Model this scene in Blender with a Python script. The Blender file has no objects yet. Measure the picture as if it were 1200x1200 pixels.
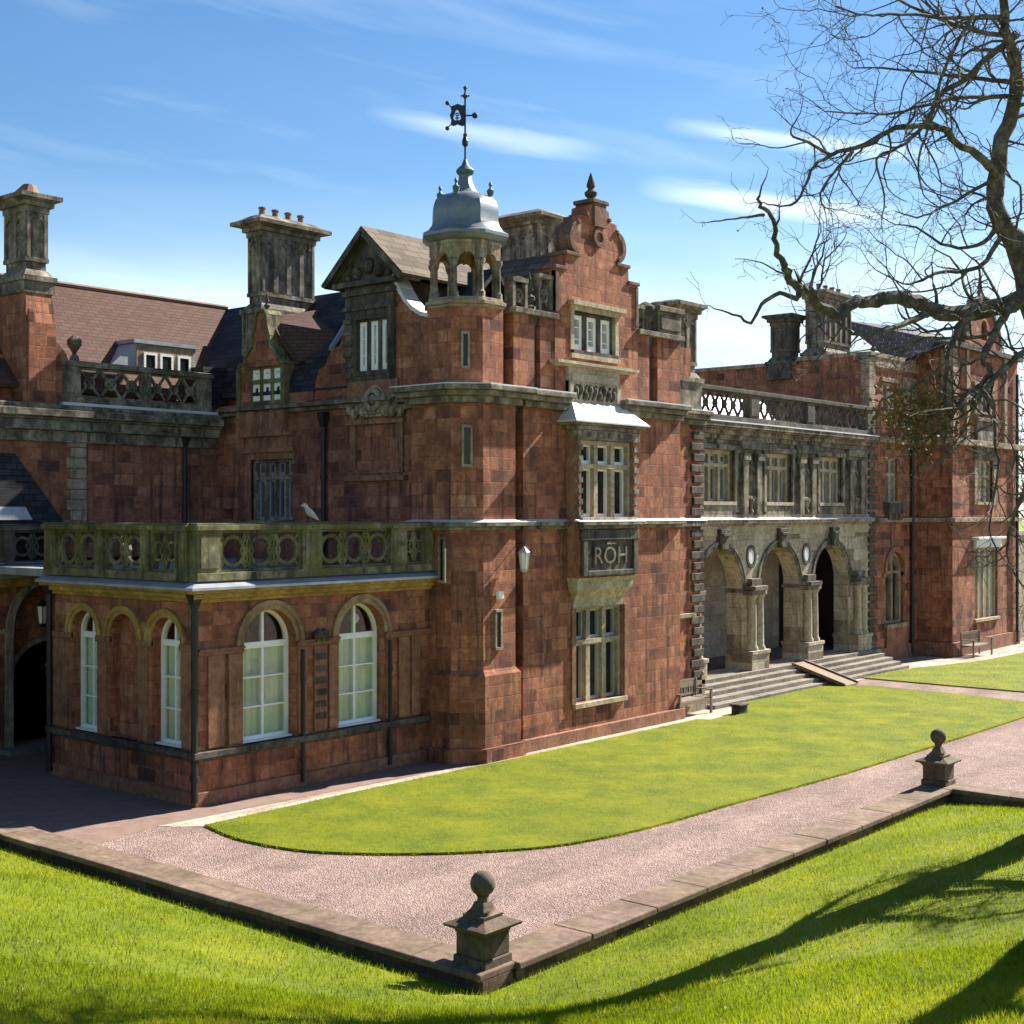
import bpy, bmesh, math, random
from mathutils import Vector, Matrix, noise
import numpy as np

# ------------------------------------------------------------------ camera, sky, sun, exposure
SC = bpy.context.scene
COL = SC.collection
cam_d = bpy.data.cameras.new('camera'); cam = bpy.data.objects.new('camera', cam_d); COL.objects.link(cam)
cam_d.sensor_width = 36; cam_d.lens = 36*1578/1200; cam_d.clip_end = 5000
cam.location = (-23.326, -19.573, 5.5)
cam.rotation_euler = (math.radians(90), 0, math.radians(-50))
SC.camera = cam

SUN = Vector((1.0, -0.17, 0.80)).normalized()
EL = math.asin(SUN.z); AZ = math.atan2(SUN.x, SUN.y)
w = bpy.data.worlds.new('World'); SC.world = w; w.use_nodes = True
nt = w.node_tree; nt.nodes.clear()
def N(nt, typ, **kw):
    n = nt.nodes.new(typ)
    for k, v in kw.items():
        if k.startswith('i_'): n.inputs[k[2:]].default_value = v
        else: setattr(n, k, v)
    return n
sky = N(nt, 'ShaderNodeTexSky', sky_type='NISHITA', sun_disc=False, sun_elevation=EL, sun_rotation=AZ,
        air_density=1.0, dust_density=0.25, ozone_density=2.5, altitude=100)
hsv = N(nt, 'ShaderNodeHueSaturation'); hsv.inputs['Saturation'].default_value = 1.24; hsv.inputs['Value'].default_value = 1.0
nt.links.new(sky.outputs[0], hsv.inputs['Color'])
tc = N(nt, 'ShaderNodeTexCoord')
sep = N(nt, 'ShaderNodeSeparateXYZ'); nt.links.new(tc.outputs['Generated'], sep.inputs[0])
def math_n(nt, op, a, b=None, clamp=False):
    m = N(nt, 'ShaderNodeMath', operation=op, use_clamp=clamp)
    for i, x in enumerate((a, b)):
        if x is None: continue
        if isinstance(x, (int, float)): m.inputs[i].default_value = x
        else: nt.links.new(x, m.inputs[i])
    return m.outputs[0]
def ramp(nt, fac, stops, interp='LINEAR'):
    r = N(nt, 'ShaderNodeValToRGB'); cr = r.color_ramp; cr.interpolation = interp
    while len(cr.elements) > 1: cr.elements.remove(cr.elements[-1])
    for i, (p, c) in enumerate(stops):
        e = cr.elements[0] if i == 0 else cr.elements.new(p)
        e.position = p; e.color = (*c, 1) if len(c) == 3 else c
    nt.links.new(fac, r.inputs[0]); return r.outputs[0]
az = math_n(nt, 'ARCTAN2', sep.outputs[0], sep.outputs[1])
el = math_n(nt, 'ARCSINE', sep.outputs[2])
# thin streaks of cirrus: noise stretched along the azimuth, slightly tilted
tilt = math_n(nt, 'ADD', el, math_n(nt, 'MULTIPLY', az, 0.16))
cmb = N(nt, 'ShaderNodeCombineXYZ')
nt.links.new(math_n(nt, 'MULTIPLY', az, 4.0), cmb.inputs[0]); nt.links.new(math_n(nt, 'MULTIPLY', tilt, 26.0), cmb.inputs[1])
n1 = N(nt, 'ShaderNodeTexNoise'); n1.inputs['Scale'].default_value = 1.0; n1.inputs['Detail'].default_value = 6; n1.inputs['Roughness'].default_value = 0.55
n1.inputs['Distortion'].default_value = 0.35
nt.links.new(cmb.outputs[0], n1.inputs['Vector'])
wisp = ramp(nt, n1.outputs['Fac'], [(0.50, (0, 0, 0)), (0.85, (0.22,)*3)])
low = ramp(nt, el, [(0.02, (0.8,)*3), (0.12, (0.58,)*3), (0.155, (0.58,)*3), (0.19, (0.2,)*3), (0.24, (0.03,)*3), (0.45, (0.0,)*3)])
n2 = N(nt, 'ShaderNodeTexNoise'); n2.inputs['Scale'].default_value = 0.8; n2.inputs['Detail'].default_value = 4
nt.links.new(cmb.outputs[0], n2.inputs['Vector'])
lowc = math_n(nt, 'MULTIPLY', low, ramp(nt, n2.outputs['Fac'], [(0.3, (0.45,)*3), (0.62, (1,)*3)]))
# two long vapour streaks
def streak(c0, width, a0, a1):
    d = math_n(nt, 'ABSOLUTE', math_n(nt, 'SUBTRACT', tilt, math_n(nt, 'ADD', c0, math_n(nt, 'MULTIPLY', math_n(nt, 'SUBTRACT', n1.outputs['Fac'], 0.5), 0.03))))
    s = ramp(nt, math_n(nt, 'DIVIDE', d, width), [(0.0, (1,)*3), (1.0, (0,)*3)], 'EASE')
    m = ramp(nt, math_n(nt, 'DIVIDE', math_n(nt, 'SUBTRACT', az, a0), a1-a0), [(0.0, (0,)*3), (0.3, (1,)*3), (0.7, (0.9,)*3), (1.0, (0,)*3)])
    return math_n(nt, 'MULTIPLY', s, m)
s1 = streak(0.438, 0.012, 0.98, 1.20); s2 = streak(0.390, 0.013, 0.96, 1.18); s3 = streak(0.409, 0.010, 0.76, 0.96)
cl = math_n(nt, 'MAXIMUM', math_n(nt, 'MAXIMUM', wisp, lowc), math_n(nt, 'MAXIMUM', math_n(nt, 'MULTIPLY', s1, 0.6), math_n(nt, 'MAXIMUM', math_n(nt, 'MULTIPLY', s2, 0.75), math_n(nt, 'MULTIPLY', s3, 0.4))))
mx = N(nt, 'ShaderNodeMix', data_type='RGBA')
nt.links.new(math_n(nt, 'MULTIPLY', cl, 0.9, True), mx.inputs['Factor']); nt.links.new(hsv.outputs[0], mx.inputs['A'])
mx.inputs['B'].default_value = (9.2, 10.4, 11.0, 1)
bg = N(nt, 'ShaderNodeBackground'); bg.inputs['Strength'].default_value = 0.054
nt.links.new(mx.outputs['Result'], bg.inputs['Color'])
out = N(nt, 'ShaderNodeOutputWorld'); nt.links.new(bg.outputs[0], out.inputs[0])

sl = bpy.data.lights.new('sun', 'SUN'); sl.energy = 5.0; sl.angle = math.radians(0.5); sl.color = (1.0, 0.94, 0.84)
so = bpy.data.objects.new('sun', sl); COL.objects.link(so); so.location = (30, -20, 40)
so.rotation_euler = (-SUN).to_track_quat('-Z', 'Y').to_euler()
SC.view_settings.view_transform = 'Standard'; SC.view_settings.look = 'None'; SC.view_settings.gamma = 1
SC.view_settings.exposure = 1.5

# ------------------------------------------------------------------ materials
MATS = {}
def new_mat(name):
    m = bpy.data.materials.new(name); m.use_nodes = True
    nt = m.node_tree; b = nt.nodes['Principled BSDF']; MATS[name] = m
    return m, nt, b
def wall_uv(nt):
    g = N(nt, 'ShaderNodeNewGeometry')
    sn = N(nt, 'ShaderNodeSeparateXYZ'); nt.links.new(g.outputs['True Normal'], sn.inputs[0])
    sp = N(nt, 'ShaderNodeSeparateXYZ'); nt.links.new(g.outputs['Position'], sp.inputs[0])
    t = math_n(nt, 'SUBTRACT', math_n(nt, 'MULTIPLY', sp.outputs[1], sn.outputs[0]), math_n(nt, 'MULTIPLY', sp.outputs[0], sn.outputs[1]))
    an = math_n(nt, 'ABSOLUTE', sn.outputs[2])
    flat = math_n(nt, 'GREATER_THAN', an, 0.9); nf = math_n(nt, 'SUBTRACT', 1.0, flat)
    x = math_n(nt, 'ADD', t, math_n(nt, 'MULTIPLY', sp.outputs[0], flat))
    y = math_n(nt, 'ADD', math_n(nt, 'MULTIPLY', sp.outputs[2], nf), math_n(nt, 'MULTIPLY', sp.outputs[1], flat))
    c = N(nt, 'ShaderNodeCombineXYZ'); nt.links.new(x, c.inputs[0]); nt.links.new(y, c.inputs[1])
    return c.outputs[0], g.outputs['Position']
def tex(nt, vec, scale, detail=4, rough=0.55, stretch=None):
    if stretch:
        mp = N(nt, 'ShaderNodeMapping'); mp.inputs['Scale'].default_value = stretch
        nt.links.new(vec, mp.inputs['Vector']); vec = mp.outputs[0]
    n = N(nt, 'ShaderNodeTexNoise'); n.inputs['Scale'].default_value = scale
    n.inputs['Detail'].default_value = detail; n.inputs['Roughness'].default_value = rough
    nt.links.new(vec, n.inputs['Vector']); return n.outputs['Fac']
def mixc(nt, fac, a, b, mode='MIX'):
    m = N(nt, 'ShaderNodeMix', data_type='RGBA', blend_type=mode)
    for s, x in (('Factor', fac), ('A', a), ('B', b)):
        if isinstance(x, (int, float)): m.inputs[s].default_value = x
        elif isinstance(x, tuple): m.inputs[s].default_value = (*x, 1)
        else: nt.links.new(x, m.inputs[s])
    return m.outputs['Result']
def bump(nt, b, h, strength=0.5, dist=0.02):
    n = N(nt, 'ShaderNodeBump'); n.inputs['Strength'].default_value = strength; n.inputs['Distance'].default_value = dist
    nt.links.new(h, n.inputs['Height']); nt.links.new(n.outputs[0], b.inputs['Normal'])

def ashlar(name, stops, bw=0.58, bh=0.28, soot=0.5, sootc=(0.055, 0.04, 0.036), moss=0.0, mossc=(0.10, 0.10, 0.02), blocks=True, rough=0.9, mortar=0.012):
    m, nt, b = new_mat(name)
    uv, pos = wall_uv(nt)
    big = tex(nt, pos, 0.55, 5, 0.6)
    if blocks:
        # wobble the joints a little so that the courses are not ruled lines
        br = N(nt, 'ShaderNodeTexBrick'); br.offset = 0.47; br.offset_frequency = 2; br.squash = 0.7; br.squash_frequency = 3
        br.inputs['Color1'].default_value = (0, 0, 0, 1); br.inputs['Color2'].default_value = (1, 1, 1, 1); br.inputs['Mortar'].default_value = (0.5, 0.5, 0.5, 1)
        br.inputs['Scale'].default_value = 1; br.inputs['Mortar Size'].default_value = mortar; br.inputs['Mortar Smooth'].default_value = 0.4
        br.inputs['Brick Width'].default_value = bw; br.inputs['Row Height'].default_value = bh; br.inputs['Bias'].default_value = 0.0
        nt.links.new(uv, br.inputs['Vector'])
        fac = math_n(nt, 'ADD', math_n(nt, 'MULTIPLY', br.outputs['Color'], 0.64), math_n(nt, 'MULTIPLY', math_n(nt, 'SUBTRACT', tex(nt, pos, 1.7, 4), 0.30), 0.85))
    else:
        fac = tex(nt, pos, 2.6, 6, 0.65)
    c = ramp(nt, fac, stops)
    c = mixc(nt, 0.75, c, ramp(nt, tex(nt, pos, 9, 6, 0.7), [(0.28, (0.45,)*3), (0.72, (1.4,)*3)]), 'MULTIPLY')
    c = mixc(nt, 0.7, c, ramp(nt, big, [(0.30, (0.42, 0.40, 0.42)), (0.5, (0.95,)*3), (0.7, (1.3, 1.27, 1.24))]), 'MULTIPLY')
    if blocks: c = mixc(nt, math_n(nt, 'MULTIPLY', br.outputs['Fac'], 0.40), c, (0.19, 0.115, 0.08))
    st = tex(nt, uv, 1.0, 6, 0.65, (2.2, 0.45, 1))
    sm = math_n(nt, 'MULTIPLY', ramp(nt, st, [(0.46, (0,)*3), (0.72, (1,)*3)]), soot)
    c = mixc(nt, sm, c, sootc)
    st2 = tex(nt, uv, 1.0, 5, 0.7, (5.0, 0.30, 1))
    c = mixc(nt, math_n(nt, 'MULTIPLY', ramp(nt, math_n(nt, 'MULTIPLY', st2, math_n(nt, 'ADD', big, 0.5)), [(0.52, (0,)*3), (0.66, (1,)*3)]), min(0.85, soot*1.1)), c, tuple(x*0.6 for x in sootc))
    if moss:
        mm = math_n(nt, 'MULTIPLY', ramp(nt, tex(nt, pos, 1.6, 6, 0.7), [(0.44, (0,)*3), (0.60, (1,)*3)]), moss)
        c = mixc(nt, mm, c, mossc)
    nt.links.new(c, b.inputs['Base Color']); b.inputs['Roughness'].default_value = rough
    b.inputs['Specular IOR Level'].default_value = 0.25
    h = math_n(nt, 'ADD', math_n(nt, 'MULTIPLY', tex(nt, pos, 22, 5, 0.7), 0.5), math_n(nt, 'MULTIPLY', tex(nt, pos, 5, 3), 0.6))
    if blocks: h = math_n(nt, 'SUBTRACT', h, math_n(nt, 'MULTIPLY', br.outputs['Fac'], 1.0))
    bump(nt, b, h, 0.6, 0.018)
    return m
RED = [(0.08, (0.111, 0.043, 0.032)), (0.24, (0.234, 0.087, 0.053)), (0.40, (0.380, 0.152, 0.082)), (0.52, (0.301, 0.106, 0.059)), (0.66, (0.468, 0.200, 0.111)), (0.80, (0.390, 0.146, 0.081)), (0.95, (0.557, 0.292, 0.176))]
BUFF = [(0.26, (0.10, 0.075, 0.055)), (0.42, (0.33, 0.25, 0.175)), (0.7, (0.48, 0.39, 0.28))]
GREY = [(0.28, (0.05, 0.042, 0.034)), (0.45, (0.18, 0.15, 0.112)), (0.70, (0.44, 0.38, 0.29))]
MOSS = [(0.25, (0.05, 0.047, 0.028)), (0.45, (0.15, 0.135, 0.075)), (0.72, (0.36, 0.32, 0.20))]
ashlar('red_sandstone', RED, soot=0.62)
ashlar('red_sandstone_small', RED, 0.48, 0.26, soot=0.45)
ashlar('red_trim', [(0.2, (0.19, 0.085, 0.05)), (0.5, (0.32, 0.15, 0.09)), (0.8, (0.42, 0.23, 0.14))], blocks=False, soot=0.4)
ashlar('buff_stone', BUFF, 0.8, 0.4, blocks=False, soot=0.6)
ashlar('loggia_stone', [(0.22, (0.24, 0.185, 0.125)), (0.45, (0.46, 0.375, 0.265)), (0.75, (0.58, 0.49, 0.37))], 1.0, 0.42, soot=0.35)
ashlar('cream_stone', [(0.2, (0.28, 0.215, 0.14)), (0.45, (0.46, 0.38, 0.26)), (0.75, (0.56, 0.49, 0.37))], blocks=False, soot=0.35, sootc=(0.12, 0.10, 0.08))
ashlar('tan_stone', [(0.2, (0.20, 0.12, 0.065)), (0.5, (0.36, 0.235, 0.13)), (0.8, (0.46, 0.33, 0.21))], blocks=False, soot=0.3)
ashlar('gable_trim', [(0.25, (0.09, 0.055, 0.04)), (0.5, (0.21, 0.12, 0.08)), (0.8, (0.33, 0.21, 0.145))], blocks=False, soot=0.5)
ashlar('shaded_stone', [(0.2, (0.06, 0.038, 0.028)), (0.5, (0.13, 0.08, 0.055)), (0.8, (0.2, 0.13, 0.09))], 0.9, 0.2, soot=0.4)  # for the low wall's face: its backlit shade is put into the dark brown
ashlar('weathered_stone', GREY, blocks=False, soot=0.7, sootc=(0.035, 0.032, 0.03))
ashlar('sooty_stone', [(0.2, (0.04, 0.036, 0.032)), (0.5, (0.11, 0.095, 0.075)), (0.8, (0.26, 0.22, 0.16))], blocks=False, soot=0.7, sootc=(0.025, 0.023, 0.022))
ashlar('mossy_stone', MOSS, blocks=False, soot=0.75, sootc=(0.035, 0.034, 0.024), moss=0.6, mossc=(0.13, 0.115, 0.022))
ashlar('ochre_stone', [(0.2, (0.24, 0.135, 0.035)), (0.5, (0.46, 0.28, 0.075)), (0.8, (0.58, 0.39, 0.14))], blocks=False, soot=0.3, moss=0.25)
ashlar('plaster', [(0.3, (0.36, 0.28, 0.22)), (0.7, (0.46, 0.37, 0.30))], 1.2, 0.5, soot=0.15)
ashlar('backlit_stone', [(0.2, (0.07, 0.05, 0.036)), (0.5, (0.15, 0.11, 0.078)), (0.8, (0.25, 0.195, 0.145))], blocks=False, soot=0.4, moss=0.3, mossc=(0.07, 0.065, 0.02))  # darker than the coping: the pedestals' backlit shade is in the colour
ashlar('coping_stone', [(0.2, (0.12, 0.078, 0.058)), (0.5, (0.215, 0.145, 0.108)), (0.8, (0.32, 0.235, 0.175))], blocks=False, soot=0.35, moss=0.25, mossc=(0.12, 0.11, 0.04))
ashlar('paving_flags', [(0.1, (0.30, 0.22, 0.17)), (0.5, (0.47, 0.38, 0.29)), (0.9, (0.56, 0.48, 0.38))], 1.1, 0.7, soot=0.3, sootc=(0.18, 0.13, 0.11))
ashlar('step_stone', [(0.2, (0.14, 0.115, 0.09)), (0.6, (0.27, 0.235, 0.19)), (0.9, (0.36, 0.32, 0.27))], blocks=False, soot=0.3, sootc=(0.12, 0.1, 0.085))

def tiles(name, c1, c2, c3, rough=0.85, bw=0.22, bh=0.14):
    m, nt, b = new_mat(name)
    uv, pos = wall_uv(nt)
    br = N(nt, 'ShaderNodeTexBrick'); br.offset = 0.5
    br.inputs['Color1'].default_value = (0, 0, 0, 1); br.inputs['Color2'].default_value = (1, 1, 1, 1); br.inputs['Mortar'].default_value = (0.1, 0.1, 0.1, 1)
    br.inputs['Scale'].default_value = 1; br.inputs['Mortar Size'].default_value = 0.012; br.inputs['Brick Width'].default_value = bw; br.inputs['Row Height'].default_value = bh*0.72
    nt.links.new(uv, br.inputs['Vector'])
    f = math_n(nt, 'ADD', math_n(nt, 'MULTIPLY', br.outputs['Color'], 0.5), math_n(nt, 'MULTIPLY', tex(nt, pos, 1.2, 6, 0.7), 0.7))
    c = ramp(nt, f, [(0.2, c1), (0.5, c2), (0.85, c3)])
    c = mixc(nt, math_n(nt, 'MULTIPLY', br.outputs['Fac'], 0.45), c, tuple(x*0.5 for x in c1))
    nt.links.new(c, b.inputs['Base Color']); b.inputs['Roughness'].default_value = rough; b.inputs['Specular IOR Level'].default_value = 0.2
    bump(nt, b, math_n(nt, 'SUBTRACT', math_n(nt, 'MULTIPLY', br.outputs['Color'], 0.5), br.outputs['Fac']), 0.7, 0.02)
tiles('clay_tiles', (0.072, 0.037, 0.027), (0.089, 0.047, 0.035), (0.108, 0.058, 0.044))
tiles('dark_slate', (0.012, 0.012, 0.017), (0.024, 0.024, 0.032), (0.042, 0.042, 0.05), 0.7, 0.3, 0.2)
tiles('stone_slate', (0.06, 0.043, 0.03), (0.105, 0.078, 0.055), (0.16, 0.122, 0.088), 0.85, 0.35, 0.24)

def plain(name, col, rough=0.6, metal=0.0, var=0.25, scale=6, bmp=0.15, spec=0.5):
    m, nt, b = new_mat(name)
    g = N(nt, 'ShaderNodeNewGeometry'); p = g.outputs['Position']
    f = tex(nt, p, scale, 6, 0.65)
    c = ramp(nt, f, [(0.25, tuple(x*(1-var) for x in col)), (0.75, tuple(min(1, x*(1+var)) for x in col))])
    nt.links.new(c, b.inputs['Base Color']); b.inputs['Roughness'].default_value = rough; b.inputs['Metallic'].default_value = metal
    b.inputs['Specular IOR Level'].default_value = spec
    if bmp: bump(nt, b, tex(nt, p, scale*4, 4), bmp, 0.01)
    return m
plain('lead', (0.34, 0.37, 0.41), 0.45, 0.35, 0.3, 3)
plain('lead_dark', (0.17, 0.19, 0.215), 0.42, 0.3, 0.3, 3)
plain('lead_pale', (0.62, 0.63, 0.64), 0.5, 0.1, 0.15, 2)
plain('white_paint', (0.88, 0.87, 0.82), 0.45, 0, 0.08, 5, 0.05)
plain('grey_paint', (0.42, 0.41, 0.38), 0.6, 0, 0.2, 5, 0.1)
plain('cast_iron', (0.018, 0.018, 0.019), 0.5, 0.2, 0.3, 8)
plain('copper_green', (0.06, 0.13, 0.14), 0.6, 0.2, 0.3, 8)
plain('dark_interior', (0.012, 0.011, 0.010), 0.9, 0, 0.2, 2, 0)
plain('dark_door', (0.03, 0.022, 0.018), 0.5, 0, 0.3, 4)
plain('curtain', (0.74, 0.73, 0.58), 0.9, 0, 0.12, 3, 0.3)
plain('curtain_grey', (0.50, 0.50, 0.48), 0.9, 0, 0.12, 3, 0.3)
plain('oak_board', (0.17, 0.115, 0.07), 0.8, 0, 0.35, 5, 0.4)
plain('bench_wood', (0.20, 0.15, 0.11), 0.75, 0, 0.3, 6, 0.3)
plain('gull_white', (0.50, 0.48, 0.45), 0.8, 0, 0.1, 8, 0.2)
plain('lamp_glass', (0.75, 0.76, 0.74), 0.2, 0, 0.05, 4, 0)
plain('pot_clay', (0.20, 0.11, 0.07), 0.85, 0, 0.3, 6)
plain('shaded_paving', (0.20, 0.125, 0.098), 0.9, 0, 0.25, 3, 0.5)
plain('dead_leaf', (0.16, 0.10, 0.03), 0.8, 0, 0.4, 3, 0)
plain('catkin', (0.30, 0.24, 0.10), 0.8, 0, 0.3, 3, 0)

m, nt, b = new_mat('window_glass')      # dark room behind old panes
g = N(nt, 'ShaderNodeNewGeometry')
nt.links.new(ramp(nt, tex(nt, g.outputs['Position'], 1.3, 3), [(0.35, (0.008, 0.009, 0.009)), (0.7, (0.04, 0.042, 0.038))]), b.inputs['Base Color'])
b.inputs['Roughness'].default_value = 0.06; b.inputs['Specular IOR Level'].default_value = 0.22
bump(nt, b, tex(nt, g.outputs['Position'], 2.5, 2), 0.08, 0.02)
m, nt, b = new_mat('clear_glass')
mxs = N(nt, 'ShaderNodeMixShader'); tr = N(nt, 'ShaderNodeBsdfTransparent'); tr.inputs[0].default_value = (0.92, 0.96, 0.93, 1)
gl = N(nt, 'ShaderNodeBsdfGlossy'); gl.inputs['Roughness'].default_value = 0.03
lw = N(nt, 'ShaderNodeLayerWeight')
nt.links.new(math_n(nt, 'ADD', math_n(nt, 'MULTIPLY', math_n(nt, 'POWER', lw.outputs['Facing'], 4.0), 0.6), 0.05), mxs.inputs[0]); nt.links.new(tr.outputs[0], mxs.inputs[1]); nt.links.new(gl.outputs[0], mxs.inputs[2])
nt.links.new(mxs.outputs[0], nt.nodes['Material Output'].inputs['Surface'])

m, nt, b = new_mat('gravel')
g = N(nt, 'ShaderNodeNewGeometry'); p = g.outputs['Position']
vo = N(nt, 'ShaderNodeTexVoronoi'); vo.inputs['Scale'].default_value = 48; nt.links.new(p, vo.inputs['Vector'])
c = ramp(nt, vo.outputs['Color'], [(0.1, (0.18, 0.12, 0.10)), (0.4, (0.27, 0.18, 0.15)), (0.65, (0.335, 0.24, 0.205)), (0.95, (0.44, 0.345, 0.305))])
c = mixc(nt, 0.8, c, ramp(nt, tex(nt, p, 0.9, 6, 0.65), [(0.3, (0.72, 0.70, 0.70)), (0.7, (1.2, 1.18, 1.17))]), 'MULTIPLY')
c = mixc(nt, 0.6, c, ramp(nt, tex(nt, p, 6, 4, 0.6), [(0.3, (0.7,)*3), (0.7, (1.25,)*3)]), 'MULTIPLY')
c = mixc(nt, 0.8, c, ramp(nt, tex(nt, p, 1.0, 5, 0.6, (0.22, 1.1, 1)), [(0.32, (0.72, 0.69, 0.67)), (0.62, (1.15, 1.14, 1.13))]), 'MULTIPLY')
nt.links.new(c, b.inputs['Base Color']); b.inputs['Roughness'].default_value = 0.95
bump(nt, b, math_n(nt, 'SUBTRACT', tex(nt, p, 9, 4), math_n(nt, 'MULTIPLY', vo.outputs['Distance'], 1.2)), 0.8, 0.03)

def grass_mat(name, dark, mid, light, trans=0.0, scale=1.0):
    m, nt, b = new_mat(name)
    g = N(nt, 'ShaderNodeNewGeometry'); p = g.outputs['Position']
    f = math_n(nt, 'ADD', math_n(nt, 'MULTIPLY', tex(nt, p, 0.55*scale, 5, 0.6), 0.65), math_n(nt, 'MULTIPLY', tex(nt, p, 7*scale, 5, 0.7), 0.35))
    c = ramp(nt, f, [(0.33, dark), (0.5, mid), (0.66, light)])
    nt.links.new(c, b.inputs['Base Color']); b.inputs['Roughness'].default_value = 0.75; b.inputs['Specular IOR Level'].default_value = 0.2
    if trans:
        t = N(nt, 'ShaderNodeBsdfTranslucent'); nt.links.new(mixc(nt, 1.0, c, (1.5, 1.4, 0.9), 'MULTIPLY'), t.inputs[0])
        ms = N(nt, 'ShaderNodeMixShader'); ms.inputs[0].default_value = trans
        nt.links.new(b.outputs[0], ms.inputs[1]); nt.links.new(t.outputs[0], ms.inputs[2])
        nt.links.new(ms.outputs[0], nt.nodes['Material Output'].inputs['Surface'])
    else: bump(nt, b, math_n(nt, 'ADD', tex(nt, p, 30, 4, 0.8), tex(nt, p, 5, 3)), 0.8, 0.04)
grass_mat('turf', (0.085, 0.12, 0.004), (0.15, 0.185, 0.005), (0.22, 0.235, 0.010))
grass_mat('lawn_turf', (0.085, 0.12, 0.003), (0.15, 0.18, 0.004), (0.225, 0.23, 0.008), 0, 1.6)
grass_mat('grass_blade', (0.095, 0.15, 0.004), (0.165, 0.22, 0.006), (0.25, 0.285, 0.02), 0.55)
grass_mat('lawn_blade', (0.085, 0.13, 0.003), (0.175, 0.205, 0.004), (0.28, 0.275, 0.008), 0.55, 1.6)
m, nt, b = new_mat('bark')
g = N(nt, 'ShaderNodeNewGeometry'); p = g.outputs['Position']
c = ramp(nt, tex(nt, p, 5, 6, 0.7), [(0.3, (0.035, 0.028, 0.022)), (0.5, (0.095, 0.075, 0.055)), (0.68, (0.26, 0.235, 0.17))])
nt.links.new(c, b.inputs['Base Color']); b.inputs['Roughness'].default_value = 0.95
bump(nt, b, tex(nt, p, 16, 5, 0.7), 0.9, 0.03)

# ------------------------------------------------------------------ mesh helpers
def tag(o, label=None, cat=None, group=None, kind=None):
    if label: o['label'] = label
    if cat: o['category'] = cat
    if group: o['group'] = group
    if kind: o['kind'] = kind
    return o
def empty(name, loc, label, cat, group=None):
    o = bpy.data.objects.new(name, None); COL.objects.link(o); o.location = loc; o.empty_display_size = 0.3
    return tag(o, label, cat, group)

def offset_poly(poly, d):
    """grow a convex counter-clockwise polygon outwards by d"""
    n = len(poly); res = []
    for i in range(n):
        p0, p1, p2 = Vector(poly[i-1]), Vector(poly[i]), Vector(poly[(i+1) % n])
        e1 = (p1-p0).normalized(); e2 = (p2-p1).normalized()
        n1 = Vector((e1.y, -e1.x)); n2 = Vector((e2.y, -e2.x))
        b = (n1+n2).normalized(); res.append(tuple(p1 + b*(d/max(0.2, b.dot(n1)))))
    return res
def arc(cx, cy, r, a0, a1, n=14, ry=None):
    ry = r if ry is None else ry
    return [(cx+r*math.cos(math.radians(a0+(a1-a0)*i/n)), cy+ry*math.sin(math.radians(a0+(a1-a0)*i/n))) for i in range(n+1)]
def rect(a0, a1, b0, b1): return [(a0, b0), (a1, b0), (a1, b1), (a0, b1)]
def arched(a0, a1, z0, zs, ry=None, n=16):
    r = (a1-a0)/2
    return [(a0, z0), (a1, z0)] + arc((a0+a1)/2, zs, r, 0, 180, n, ry)
FILL_CACHE = {}
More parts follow.
